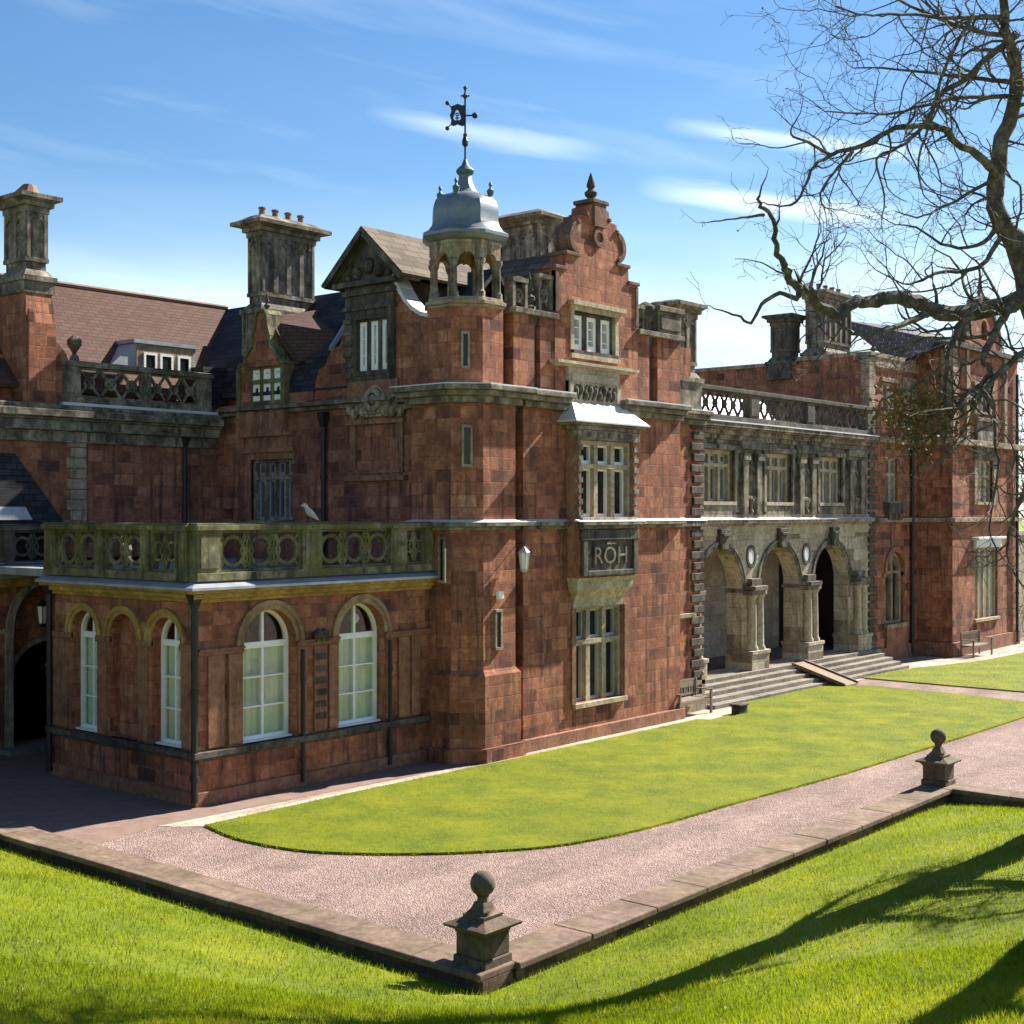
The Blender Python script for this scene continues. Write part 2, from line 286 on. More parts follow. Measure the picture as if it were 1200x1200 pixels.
class MB:
    """collects shapes; local wall frame: a along the wall, d into the wall, z up"""
    def __init__(s, axis='v', base=0.0): s.v = []; s.f = []; s.axis = axis; s.base = base
    def pt(s, a, d, z):
        if s.axis == 'm':
            o, ex, ed = s.base; return (o[0]+ex[0]*a+ed[0]*d, o[1]+ex[1]*a+ed[1]*d, z)
        return (a, s.base+d, z) if s.axis == 'v' else (s.base+d, a, z)
    def add(s, vs, fs):
        o = len(s.v); s.v += [tuple(v) for v in vs]; s.f += [tuple(i+o for i in f) for f in fs]; return s
    def raw_box(s, x0, x1, y0, y1, z0, z1):
        return s.add([(x0, y0, z0), (x1, y0, z0), (x1, y1, z0), (x0, y1, z0), (x0, y0, z1), (x1, y0, z1), (x1, y1, z1), (x0, y1, z1)],
                     [(3, 2, 1, 0), (4, 5, 6, 7), (0, 1, 5, 4), (1, 2, 6, 5), (2, 3, 7, 6), (3, 0, 4, 7)])
    def box(s, a0, a1, d0, d1, z0, z1):
        if s.axis == 'm': return s.prism(rect(a0, a1, z0, z1), d0, d1)
        p, q = s.pt(a0, d0, z0), s.pt(a1, d1, z1)
        return s.raw_box(min(p[0], q[0]), max(p[0], q[0]), min(p[1], q[1]), max(p[1], q[1]), min(z0, z1), max(z0, z1))
    def prism(s, poly, d0, d1):
        """polygon in the wall plane (a, z) run through d0..d1"""
        n = len(poly)
        return s.add([s.pt(a, d0, z) for a, z in poly] + [s.pt(a, d1, z) for a, z in poly],
                     [tuple(range(n)), tuple(range(2*n-1, n-1, -1))] + [(i, (i+1) % n, n+(i+1) % n, n+i) for i in range(n)])
    def zprism(s, poly, z0, z1, poly2=None):
        n = len(poly); p2 = poly2 or poly
        return s.add([(x, y, z0) for x, y in poly] + [(x, y, z1) for x, y in p2],
                     [tuple(range(n)), tuple(range(2*n-1, n-1, -1))] + [(i, (i+1) % n, n+(i+1) % n, n+i) for i in range(n)])
    def plate(s, outline, holes, d0, d1):
        """flat plate with real holes"""
        cu = bpy.data.curves.new('tmp', 'CURVE'); cu.dimensions = '2D'; cu.fill_mode = 'BOTH'; cu.extrude = 0.5
        for loop in [outline] + list(holes):
            sp = cu.splines.new('POLY'); sp.points.add(len(loop)-1); sp.use_cyclic_u = True
            for q, (a, z) in zip(sp.points, loop): q.co = (a, z, 0, 1)
        o = bpy.data.objects.new('tmp', cu); COL.objects.link(o)
        me = bpy.data.meshes.new_from_object(o.evaluated_get(bpy.context.evaluated_depsgraph_get()))
        s.add([s.pt(v.co.x, d0 if v.co.z > 0 else d1, v.co.y) for v in me.vertices], [tuple(p.vertices) for p in me.polygons])
        bpy.data.objects.remove(o); bpy.data.curves.remove(cu); bpy.data.meshes.remove(me)
        return s
    def ring(s, ca, cz, r0, r1, d0, d1, a0=0, a1=360, n=18, ry=1.0):
        full = abs(a1-a0) >= 360
        o = arc(ca, cz, r1, a0, a1, n, r1*ry); i = arc(ca, cz, r0, a0, a1, n, r0*ry)
        m = len(o); vs = []
        for k in range(m):
            vs += [s.pt(*x) for x in ((o[k][0], d0, o[k][1]), (i[k][0], d0, i[k][1]), (i[k][0], d1, i[k][1]), (o[k][0], d1, o[k][1]))]
        fs = [(4*k+j, 4*k+(j+1) % 4, 4*k+4+(j+1) % 4, 4*k+4+j) for k in range(m-1) for j in range(4)]
        if not full: fs += [(0, 1, 2, 3), (4*m-4, 4*m-1, 4*m-2, 4*m-3)]
        return s.add(vs, fs)
    def bar(s, p, q, wd, d0, d1):
        p, q = Vector(p), Vector(q); t = (q-p).normalized(); nrm = Vector((-t.y, t.x))*wd/2
        return s.prism([tuple(p-nrm), tuple(q-nrm), tuple(q+nrm), tuple(p+nrm)], d0, d1)
    def lathe(s, prof, c, n=16, ph=0.0, sq=1.0):
        vs = []; m = len(prof)
        for r, z in prof:
            for k in range(n):
                t = ph+2*math.pi*k/n; vs.append((c[0]+r*math.cos(t), c[1]+r*math.sin(t)*sq, c[2]+z))
        fs = [(j*n+k, j*n+(k+1) % n, (j+1)*n+(k+1) % n, (j+1)*n+k) for j in range(m-1) for k in range(n)]
        return s.add(vs, fs + [tuple(range(n-1, -1, -1)), tuple(range((m-1)*n, m*n))])
    def tube(s, pts, radii, n=8, cap=True):
        pts = [Vector(p) for p in pts]; m = len(pts)
        if isinstance(radii, (int, float)): radii = [radii]*m
        vs = []; up = Vector((0.13, 0.21, 0.97))
        for i, p in enumerate(pts):
            t = (pts[min(i+1, m-1)]-pts[max(i-1, 0)])
            t = t.normalized() if t.length > 1e-9 else Vector((0, 0, 1))
            x = t.cross(up); x = x.normalized() if x.length > 0.05 else t.cross(Vector((1, 0.1, 0))).normalized()
            y = t.cross(x)
            vs += [tuple(p + (x*math.cos(2*math.pi*k/n) + y*math.sin(2*math.pi*k/n))*radii[i]) for k in range(n)]
        fs = [(j*n+k, j*n+(k+1) % n, (j+1)*n+(k+1) % n, (j+1)*n+k) for j in range(m-1) for k in range(n)]
        if cap: fs += [tuple(range(n-1, -1, -1)), tuple(range((m-1)*n, m*n))]
        return s.add(vs, fs)
    def sphere(s, c, r, n=14, sz=1.0):
        return s.lathe([(max(1e-4, r*math.sin(math.pi*i/8)), -r*sz*math.cos(math.pi*i/8)) for i in range(9)], c, n)
    def build(s, name, mat, parent=None, label=None, smooth=False, bevel=0.0):
        me = bpy.data.meshes.new(name)
        off = Vector(parent.matrix_basis.translation) if parent else Vector((0, 0, 0))
        p = parent.parent if parent else None
        while p: off += p.matrix_basis.translation; p = p.parent
        me.from_pydata([(x-off.x, y-off.y, z-off.z) for x, y, z in s.v], [], s.f); me.update()
        bm = bmesh.new(); bm.from_mesh(me)
        bmesh.ops.remove_doubles(bm, verts=bm.verts, dist=1e-5)
        bmesh.ops.recalc_face_normals(bm, faces=bm.faces)
        bm.to_mesh(me); bm.free()
        if smooth:
            for q in me.polygons: q.use_smooth = True
            try: me.set_sharp_from_angle(angle=math.radians(38))
            except Exception: pass
        me.materials.append(MATS[mat])
        o = bpy.data.objects.new(name, me); COL.objects.link(o)
        if parent: o.parent = parent
        if bevel:
            md = o.modifiers.new('edge', 'BEVEL'); md.width = bevel; md.segments = 2; md.limit_method = 'ANGLE'; md.angle_limit = math.radians(50)
        if label: o['label'] = label
        return o

# ------------------------------------------------------------------ ground
WALL_U, WALL_V, END_U = -11.72, -9.42, 1.86      # outer faces of the low boundary wall
def bank_z(u, v):
    if v > WALL_V: s = WALL_U-u
    elif u < WALL_U: s = math.hypot(WALL_U-u, WALL_V-v)
    else:
        a, b = WALL_V-v, END_U-u
        k = 1.6; h = max(0.0, min(1.0, 0.5+0.5*(b-a)/k)); s = b*(1-h)+a*h - k*h*(1-h) if b > 0 else b
        s = max(s, -0.2)
    s = max(s, -0.1)
    z = -0.04 + 0.25*s if s < 14 else 3.46 + 1.0*(1-math.exp(-(s-14)*0.25))
    return z + 0.05*noise.noise(Vector((u*0.5, v*0.5, 0))) * min(1, max(0, s))
g = MB(); g.raw_box(-600, 900, -600, 900, -3.0, -0.65); tag(g.build('ground', 'turf'), kind='structure')
g = MB(); g.zprism([(-11.4, -9.1), (2.1, -9.1), (2.1, -70), (300, -70), (300, 300), (-11.4, 300)], -0.6, 0.0)
tag(g.build('gravel_path', 'gravel'), kind='structure')
# grass bank: one sheet with finer cells near the wall and in view
us = [-120, -90, -70, -55, -45] + [-38+0.5*i for i in range(80)] + [END_U]; vs_ = [-120, -90, -70, -55, -45] + [-38+0.5*i for i in range(150)] + [45, 60, 90, 140]
us = sorted(set(us + [WALL_U])); vs_ = sorted(set(vs_ + [WALL_V]))
g = MB(); idx = {}
for i, u in enumerate(us):
    for j, v in enumerate(vs_):
        if u <= WALL_U or v <= WALL_V: idx[i, j] = len(g.v); g.v.append((u, v, bank_z(u, v)))
for i in range(len(us)-1):
    for j in range(len(vs_)-1):
        q = [(i, j), (i+1, j), (i+1, j+1), (i, j+1)]
        if all(k in idx for k in q): g.f.append(tuple(idx[k] for k in q))
bank = tag(g.build('grass_bank', 'turf', smooth=True), kind='structure')

def smooth_loop(pts, per=5):
    """Catmull-Rom through the points of an open line"""
    res = []
    P = [pts[0]] + list(pts) + [pts[-1]]
    for i in range(1, len(P)-2):
        for k in range(per):
            t = k/per; p0, p1, p2, p3 = (Vector(x) for x in P[i-1:i+3])
            res.append(tuple(0.5*((2*p1)+(p2-p0)*t+(2*p0-5*p1+4*p2-p3)*t*t+(3*p1-p0-3*p2+p3)*t**3)))
    return res + [tuple(pts[-1])]
lawn_front = [(-8.75, -0.35), (-9.0, -1.6), (-8.85, -2.9), (-8.37, -3.81), (-7.67, -4.65), (-7.0, -5.25), (-6.1, -5.85), (-5.0, -6.2), (-3.5, -6.4), (-1.0, -6.52), (3.1, -6.8), (9, -6.9), (15.2, -6.95)]
lawn_a = smooth_loop(lawn_front) + [(15.75, -6.6), (16.2, -4.0), (16.35, -1.2), (15.8, 0.35), (13.0, 0.55), (9.9, 0.3), (9.2, -0.75), (7.2, -0.8), (7.0, -0.5), (-1.2, -0.42), (-5, -0.33)]
lawn_b = [(18.15, 0.35), (18.1, -3), (18.1, -6.9), (60, -7.2), (60, -1.6), (34, -1.3), (26, -1.0), (21.5, 0.0)]
LAWN_EDGE = MB()
for nm, poly in (('lawn', lawn_a), ('lawn', lawn_b)):
    tag(MB().zprism(poly, -0.02, 0.04).build(nm, 'lawn_turf'), kind='structure')
pav = MB()
pav.zprism([(-9.2, 0.12), (-8.7, -0.33), (-1.3, -0.42), (-1.3, -0.16)], 0, 0.006)
pav.zprism([(-9.3, 0.3), (-9.1, 0.1), (-2.0, -0.16), (-1.9, -0.10)], 0, 0.010)
pav.zprism([(-1.3, -0.42), (7.0, -0.5), (7.2, -0.8), (9.2, -0.75), (9.9, 0.3), (9.9, 1.2), (-1.3, 1.2)], 0, 0.008)
tag(pav.build('pavement', 'paving_flags'), kind='structure')
pv2 = MB().zprism([(9.9, 0.3), (13.0, 0.55), (15.8, 0.35), (16.2, 0.0), (18.1, 0.0), (18.15, 0.35), (21.5, 0.05), (26, -0.95), (60, -1.5), (60, 0.5), (26, 0.6), (26, 2), (9.9, 2)], 0, 0.007)
tag(pv2.build('pavement', 'paving_flags'), kind='structure')
tag(MB().zprism([(-11.2, -0.1), (-9.4, 0.25), (-8.0, 0.3), (-1.5, 0.0), (-1.5, 12), (-11.2, 30)], 0, 0.004).build('shaded_forecourt', 'shaded_paving'), kind='structure')  # smooth paving sheet with the house's shadow put into its darker colour

# ------------------------------------------------------------------ the house
H = empty('country_house', (0, 0, 0), 'red sandstone mansion with corner turret, shaped gables, tall chimneys and a three-arched loggia', 'mansion')
def P(mb, name, mat, label=None, parent=None, **k): return mb.build(name, mat, parent or H, label, **k)

def window(ax, base, a0, a1, z0, z1, n, transom=None, fmat='buff_stone', sash='grey_paint', mull=0.10, fr=0.10, dep=0.10, label=None, sill=True, sashw=0.05, glaze=0.0, sd=0.12):
    fb = MB(ax, base)
    fb.box(a0, a0+fr, dep, dep+0.2, z0, z1); fb.box(a1-fr, a1, dep, dep+0.2, z0, z1); fb.box(a0+fr, a1-fr, dep, dep+0.2, z1-fr, z1)
    x0, x1 = a0+fr, a1-fr; lw = (x1-x0-(n-1)*mull)/n
    for k in range(n-1):
        c = x0+(k+1)*lw+k*mull; fb.box(c, c+mull, dep+0.004, dep+0.19, z0, z1-fr)
    if transom: fb.box(x0, x1, dep-0.012, dep+0.2, transom-0.055, transom+0.055)
    wn = P(fb, 'window', fmat, label)
    P(MB(ax, base).box(a0, a1, dep+0.205, dep+0.215, z0, z1), 'pane', 'window_glass', parent=wn)
    sb = MB(ax, base)
    zs = [(z0, (transom or z1-fr)-(0.055 if transom else 0))] + ([(transom+0.055, z1-fr)] if transom else [])
    for k in range(n):
        l = x0+k*(lw+mull)
        for (u0, u1) in zs:
            sb.box(l, l+sashw, dep+sd, dep+0.2, u0, u1); sb.box(l+lw-sashw, l+lw, dep+sd, dep+0.2, u0, u1)
            sb.box(l+sashw, l+lw-sashw, dep+sd+0.005, dep+0.2, u0, u0+sashw*1.6); sb.box(l+sashw, l+lw-sashw, dep+sd+0.005, dep+0.2, u1-sashw, u1)
            if glaze:
                m = max(1, int(round((u1-u0)/glaze)))
                for q in range(1, m): zz = u0+(u1-u0)*q/m; sb.box(l+sashw, l+lw-sashw, dep+sd+0.03, dep+0.19, zz-0.015, zz+0.015)
    P(sb, 'sash', sash, parent=wn)
    if sill: P(MB(ax, base).box(a0-0.06, a1+0.06, -0.09, dep+0.2, z0-0.11, z0-0.002), 'sill', fmat, parent=wn)
    return wn

def pierced(ax, base, a0, a1, z0, z1, d0, d1, style=0):
    """openwork strap panel: rings and lozenges in a thin frame"""
    b = MB(ax, base); h = z1-z0; L = a1-a0; t = 0.05
    b.box(a0, a1, d0, d1, z0, z0+t); b.box(a0, a1, d0, d1, z1-t, z1); b.box(a0, a0+t, d0, d1, z0+t, z1-t); b.box(a1-t, a1, d0, d1, z0+t, z1-t)
    n = max(2, int(round(L/(h*(0.98 if style == 0 else 0.72))))); st = L/n; zc = (z0+z1)/2; r = min(h/2-0.015, st/2)
    for k in range(n):
        c = a0+st*(k+0.5)
        if style == 0:
            b.ring(c, zc, r*0.70, r*0.93, d0+0.01, d1-0.01, n=18)
            for sx in (-1, 1):
                for sz in (-1, 1):
                    b.bar((c+sx*r*0.60, zc+sz*r*0.60), (c+sx*st*0.5, zc+sz*(h/2-t*0.5)), 0.05, d0+0.02, d1-0.02)
            if k: b.bar((a0+st*k, zc-h*0.30), (a0+st*k-0.0001, zc+h*0.30), 0.055, d0+0.015, d1-0.015)
            if k:
                x = a0+st*k
                for sx in (-1, 1):
                    for sz in (-1, 1): b.bar((x+sx*0.15, zc), (x, zc+sz*(h/2-t)), 0.045, d0+0.012, d1-0.012)
        else:
            for sx in (-1, 1):
                b.bar((c-sx*st/2, z0+t*0.5), (c+sx*st/2, z1-t*0.5), 0.055, d0+0.01+0.003*sx, d1-0.01+0.003*sx)
            b.ring(c, zc, r*0.30, r*0.52, d0+0.018, d1-0.018, n=12)
    return b

def balustrade(ax, base, z0, z1, peds, panels, mat, style=0, label=None, thick=0.18, coping=0.14, pedout=0.04, back=0.0):
    """plinth rail and coping, with pedestals and pierced panels as pieces of it"""
    A0 = min(p[0] for p in peds); A1 = max(p[1] for p in peds)
    b = MB(ax, base); b.box(A0-0.02, A1+0.02, -0.05, thick+0.05, z0, z0+0.16)
    b.box(A0-0.05, A1+0.05, -0.09, thick+0.09, z1-coping, z1-0.03); b.box(A0-0.03, A1+0.03, -0.05, thick+0.05, z1-0.03, z1)
    bal = P(b, 'balustrade', mat, label, bevel=0.012)
    for a0, a1 in peds:
        q = MB(ax, base); q.box(a0, a1, -pedout, thick+pedout, z0+0.16, z1-coping)
        m = 0.25*(a1-a0); q.box(a0+m*0.45, a1-m*0.45, -pedout-0.02, 0, z0+0.25, z1-coping-0.07)
        P(q, 'pedestal', mat, parent=bal)
    for a0, a1 in panels:
        P(pierced(ax, base, a0, a1, z0+0.16, z1-coping, thick*0.25, thick*0.75, style), 'panel', mat, parent=bal)
    return bal

def pipe(x, y, z0, z1, r=0.05, hopper=True, label=None):
    b = MB(); b.tube([(x, y, z0), (x, y, z1)], r, 10)
    z = z0+0.4
    while z < z1: b.lathe([(r*1.35, 0), (r*1.35, 0.09)], (x, y, z), 10); z += 1.6
    if hopper: b.lathe([(r*1.1, -0.05), (r*2.4, 0.18), (r*2.6, 0.20), (r*2.6, 0.34)], (x, y, z1), 4, math.pi/4)
    return P(b, 'downpipe', 'cast_iron', label)

def chimney(u0, u1, v0, v1, z0, z1, base_h=0.5, mat='weathered_stone', label=None, arches=True, pots=3, cap=0.30, capt=0.55, base_mat=None):
    """stack with flared base, panelled shaft and a deep moulded cap"""
    b = MB(); R0 = [(u0, v0), (u1, v0), (u1, v1), (u0, v1)]
    zb = z0+base_h
    b.zprism(offset_poly(R0, 0.14), z0, zb-0.12); b.zprism(offset_poly(R0, 0.19), zb-0.12, zb); b.zprism(offset_poly(R0, 0.13), zb, zb+0.16, offset_poly(R0, 0.02))
    b.zprism(R0, zb+0.16, z1-capt+0.02)
    # raised strips leave sunk arched panels on all faces
    zt = z1-capt
    b.zprism(offset_poly(R0, 0.05), zb+0.35, zb+0.45)
    for ax, base, a0, a1, sg in (('v', v0, u0, u1, -1), ('v', v1, u0, u1, 1), ('u', u0, v0, v1, -1), ('u', u1, v0, v1, 1)):
        b.axis, b.base = ax, base
        n = max(1, int(round((a1-a0)/0.42))); st = (a1-a0)/n
        for k in range(n+1):
            x = a0+st*k; hw = 0.07
            b.box(max(a0-0.002, x-hw), min(a1+0.002, x+hw), 0 if sg < 0 else -0.001, sg*0.055, zb+0.45, zt)
        if arches:
            for k in range(n):
                c = a0+st*(k+0.5); b.ring(c, zt-0.30, st/2-0.07, st/2+0.0, 0 if sg < 0 else 0, sg*0.045, 0, 180, 10)
            b.box(a0+0.07, a1-0.07, 0, sg*0.03, zt-0.1, zt)
    s = P(b, 'chimney', mat, label)
    c = MB()
    for o, h0, h1 in ((0.06, 0, 0.14), (0.14, 0.14, 0.24), (cap, 0.30, 0.40)): c.zprism(offset_poly(R0, o), zt+h0, zt+h1)
    c.zprism(offset_poly(R0, 0.15), zt+0.24, zt+0.30, offset_poly(R0, cap-0.04)); c.zprism(offset_poly(R0, cap-0.05), zt+0.40, z1-0.02, offset_poly(R0, 0.0))
    P(c, 'chimney_cap', mat, parent=s)
    for k in range(pots):
        x = u0+(u1-u0)*(k+0.5)/pots if (u1-u0) > (v1-v0) else (u0+u1)/2; y = (v0+v1)/2 if (u1-u0) > (v1-v0) else v0+(v1-v0)*(k+0.5)/pots
        P(MB().lathe([(0.11, -0.05), (0.085, 0.05), (0.08, 0.16), (0.105, 0.18), (0.1, 0.22)], (x, y, z1), 10), 'chimney_pot', 'pot_clay', parent=s)
    return s

def finial(c, s=1.0, mat='weathered_stone', parent=None, n=8):
    pr = [(0.16, 0), (0.16, 0.10), (0.08, 0.14), (0.07, 0.2), (0.14, 0.27), (0.15, 0.33), (0.08, 0.40), (0.06, 0.44), (0.11, 0.50), (0.10, 0.56), (0.05, 0.75), (0.015, 0.95)]
    return P(MB().lathe([(r*s, z*s) for r, z in pr], c, n), 'finial', mat, parent=parent, smooth=True)

# ---- main front (faces -v), lower two storeys
mb = MB('v', 0); mb.plate(rect(0.40, 6.95, 0, 8.05), [rect(2.32, 4.35, 0.90, 3.22), rect(2.2, 4.2, 5.3, 7.25)], 0, 0.4)
P(mb, 'wall', 'red_sandstone', 'sunlit main front wall with two mullioned windows')
P(MB('v', 0).box(-0.05, 0.42, 0.36, 0.5, 0, 8.3), 'wall', 'red_sandstone', 'dark recessed strip beside the turret')
P(MB('v', 0).box(0.33, 7.06, -0.10, 0.05, 0, 0.30), 'plinth', 'red_trim', bevel=0.02)
mb = MB('v', 0)          # jambs of the lower window
mb.box(2.18, 2.33, -0.05, 0.1, 0.9, 3.2); mb.box(4.34, 4.5, -0.05, 0.1, 0.9, 3.2)
P(mb, 'window_surround', 'red_trim')
window('v', 0, 2.32, 4.35, 0.90, 3.22, 3, 2.35, 'cream_stone', 'grey_paint', 0.16, label='three-light ground-floor window below the carved letter panel')
# shallow oriel corbelled out above it
OW0, OW1, OD = 2.0, 4.42, -0.36
mb = MB('v', 0)
hs = [(2.24, 4.26, -0.04, 3.20), (2.24, 4.26, -0.06, 3.40), (2.2, 4.28, -0.16, 3.52), (2.1, 4.34, -0.27, 3.64), (2.08, 4.36, -0.28, 3.72), (2.06, 4.38, -0.28, 3.82), (2.0, 4.42, -0.38, 3.93)]
for (a0, a1, d0, z0), (b0, b1, e0, z1) in zip(hs, hs[1:]):
    mb.add([mb.pt(*x) for x in ((a0, d0, z0), (a1, d0, z0), (a1, 0.05, z0), (a0, 0.05, z0), (b0, e0, z1), (b1, e0, z1), (b1, 0.05, z1), (b0, 0.05, z1))], [(0, 1, 5, 4), (1, 2, 6, 5), (3, 0, 4, 7), (4, 5, 6, 7), (0, 3, 2, 1), (2, 3, 7, 6)])
P(mb, 'corbel', 'cream_stone', 'pale moulded corbel carrying the oriel')
mb = MB('v', OD); mb.plate(rect(OW0, OW1, 3.93, 7.60), [rect(2.12, 4.25, 5.38, 7.22)], 0, 0.3); mb.box(OW0, OW0+0.2, 0.3, -OD+0.05, 3.93, 7.6); mb.box(OW1-0.2, OW1, 0.3, -OD+0.05, 3.93, 7.6)
P(mb, 'oriel', 'red_trim', 'shallow stone oriel on the main front', bevel=0.012)
mb = MB('v', OD)
mb.box(1.93, 4.48, -0.05, 0.15, 7.22, 7.45)
for k in range(7): mb.box(OW0-0.02, 2.13, -0.05, 0.1, 5.42+0.26*k, 5.55+0.26*k); mb.box(4.24, OW1+0.02, -0.05, 0.1, 5.42+0.26*k, 5.55+0.26*k)
for k in range(5): mb.sphere(mb.pt(2.35+0.42*k, -0.06, 7.34), 0.07, 8)
P(mb, 'window_surround', 'weathered_stone', 'weathered surround of the window under the lead hood')
window('v', OD, 2.12, 4.25, 5.38, 7.22, 3, 6.6, 'cream_stone', 'white_paint', 0.15, label='tall three-light window under the white lead hood')
mb = MB()
mb.add([(1.68, -0.56, 7.66), (4.66, -0.56, 7.66), (4.66, 0.0, 7.66), (1.68, 0.0, 7.66), (2.1, -0.10, 8.14), (4.12, -0.10, 8.14), (4.12, 0, 8.14), (2.1, 0, 8.14)],
       [(0, 1, 5, 4), (1, 2, 6, 5), (3, 0, 4, 7), (4, 5, 6, 7), (0, 3, 2, 1), (2, 3, 7, 6)])
mb.box(1.65, 4.69, -0.58, 0.02, 7.62, 7.665)
P(mb, 'lead_hood', 'lead_pale', 'white sloping lead hood over the first-floor window')
P(MB('v', 0).box(1.74, 4.6, -0.50, 0.02, 7.56, 7.618).box(1.86, 4.52, -0.43, 0.02, 7.46, 7.555), 'cornice', 'weathered_stone')
# carved panels
mb = MB('v', 0); mb.box(1.95, 4.02, -0.12, 0.1, 8.10, 8.95); mb.box(2.05, 3.92, -0.16, 0, 8.62, 8.80); mb.box(1.42, 4.6, -0.2, 0.1, 8.95, 9.0); mb.box(1.36, 4.66, -0.27, 0.1, 9.0, 9.07)
mb.box(1.95, 2.08, -0.17, 0, 8.16, 8.62); mb.box(3.86, 4.0, -0.17, 0, 8.16, 8.62)
armp = P(mb, 'carved_panel', 'cream_stone', 'carved stone panel above the lead hood')
mb = MB('v', 0); rnd = random.Random(4)
for k in range(9):
    a = 2.2+0.19*k
    mb.sphere(mb.pt(a, -0.13, 8.38+0.08*math.sin(k*2.3)), 0.085, 8, 1.5); mb.bar((a-0.08, 8.2), (a+0.06, 8.55), 0.04, -0.16, -0.1)
P(mb, 'carving', 'sooty_stone', parent=armp)
mb = MB('v', OD); mb.box(2.10, 4.34, -0.04, 0.1, 3.96, 5.08)
mb.box(2.08, 2.28, -0.09, 0, 3.97, 4.98); mb.box(4.16, 4.36, -0.09, 0, 3.97, 4.98); mb.box(2.28, 4.16, -0.09, 0, 3.97, 4.10); mb.box(2.04, 4.40, -0.10, 0, 4.82, 5.08)
relp = P(mb, 'letter_panel', 'sooty_stone', 'dark carved letter panel over the ground-floor window', bevel=0.02)
cu = bpy.data.curves.new('t', 'FONT'); cu.body = 'ROH'; cu.size = 0.58; cu.extrude = 0.035; cu.align_x = 'CENTER'; cu.space_character = 1.05
to = bpy.data.objects.new('t', cu); COL.objects.link(to)
me = bpy.data.meshes.new_from_object(to.evaluated_get(bpy.context.evaluated_depsgraph_get()))
mb = MB('v', OD-0.045); mb.add([mb.pt(3.22+v.co.x*1.12, -v.co.z, 4.26+v.co.y) for v in me.vertices], [tuple(p.vertices) for p in me.polygons])
bpy.data.objects.remove(to)
mb.bar((3.03, 4.74), (3.41, 4.74), 0.04, -0.04, 0.02); mb.bar((3.05, 4.75), (3.22, 4.80), 0.03, -0.03, 0.02); mb.bar((3.39, 4.75), (3.22, 4.80), 0.03, -0.03, 0.02)
P(mb, 'lettering', 'weathered_stone', parent=relp)

# ---- string course and cornices of the front
TUR = [(-1.60, 0.40), (-1.10, -0.10), (0.0, -0.10), (0.0, 1.6), (-1.6, 1.6)]
TUR = [(-1.6, 1.6), (-1.6, 0.40), (-1.10, -0.10), (0.0, -0.10), (0.0, 1.6)]
def band(z0, z1, out, front=(0.3, 7.0), mat=None, mb=None):
    mb = mb or MB()
    mb.zprism(offset_poly(TUR, out), z0, z1)
    if front: mb.raw_box(0.4-out, 2.0, -out, 0.3, z0, z1); mb.raw_box(2.0, 4.42, OD-out, 0.0, z0, z1); mb.raw_box(4.42, front[1], -out, 0.3, z0, z1)
    return mb
mb = band(5.10, 5.18, 0.08); band(5.18, 5.28, 0.17, mb=mb); mb.raw_box(7.0, 8.95, 0.4, 0.8, 5.10, 5.28); mb.raw_box(-1.16, -0.9, 1.6, 9.0, 5.12, 5.27)
P(mb, 'string_course', 'weathered_stone', 'dark string course at first-floor level', bevel=0.015)
mb = MB(); mb.zprism(offset_poly(TUR, 0.175), 5.272, 5.33, TUR)
def ledge(a0, a1, v0, out, z0, z1): mb.add([(a0, v0-out, z0), (a1, v0-out, z0), (a1, v0, z0), (a0, v0, z0), (a0, v0, z1), (a1, v0, z1)], [(0, 1, 5, 4), (0, 4, 3), (1, 2, 5), (0, 3, 2, 1), (3, 4, 5, 2)])
ledge(0.25, 2.0, 0.0, 0.175, 5.272, 5.335); ledge(1.85, 4.57, OD, 0.175, 5.272, 5.335); ledge(4.42, 7.05, 0.0, 0.175, 5.272, 5.335); ledge(7.05, 8.95, 0.5, 0.12, 5.27, 5.34); P(mb, 'flashing', 'lead_pale')
mb = MB(); 
for z0, z1, o in ((7.90, 8.05, 0.12), (8.05, 8.17, 0.26), (8.17, 8.28, 0.37)):
    mb.zprism(offset_poly(TUR, o), z0, z1)
    mb.raw_box(0.4-o*0.5, 1.94, -o, 0.3, z0, z1); mb.raw_box(4.04, 6.95, -o, 0.3, z0, z1); mb.raw_box(6.95, 8.9, 0.5-o, 0.9, z0, z1)
    mb.raw_box(-1.0-o, -0.7, 1.6, 2.5, z0-0.02, z1-0.05)
P(mb, 'cornice', 'weathered_stone', 'main cornice below the gable storey', bevel=0.015)
mb = MB(); mb.zprism(offset_poly(TUR, 0.35), 8.285, 8.31); mb.raw_box(0.2, 1.94, -0.36, 0.0, 8.285, 8.31); mb.raw_box(4.04, 6.93, -0.36, 0.0, 8.285, 8.31); mb.raw_box(6.95, 8.9, 0.2, 0.5, 8.285, 8.31)
P(mb, 'flashing', 'lead_pale')

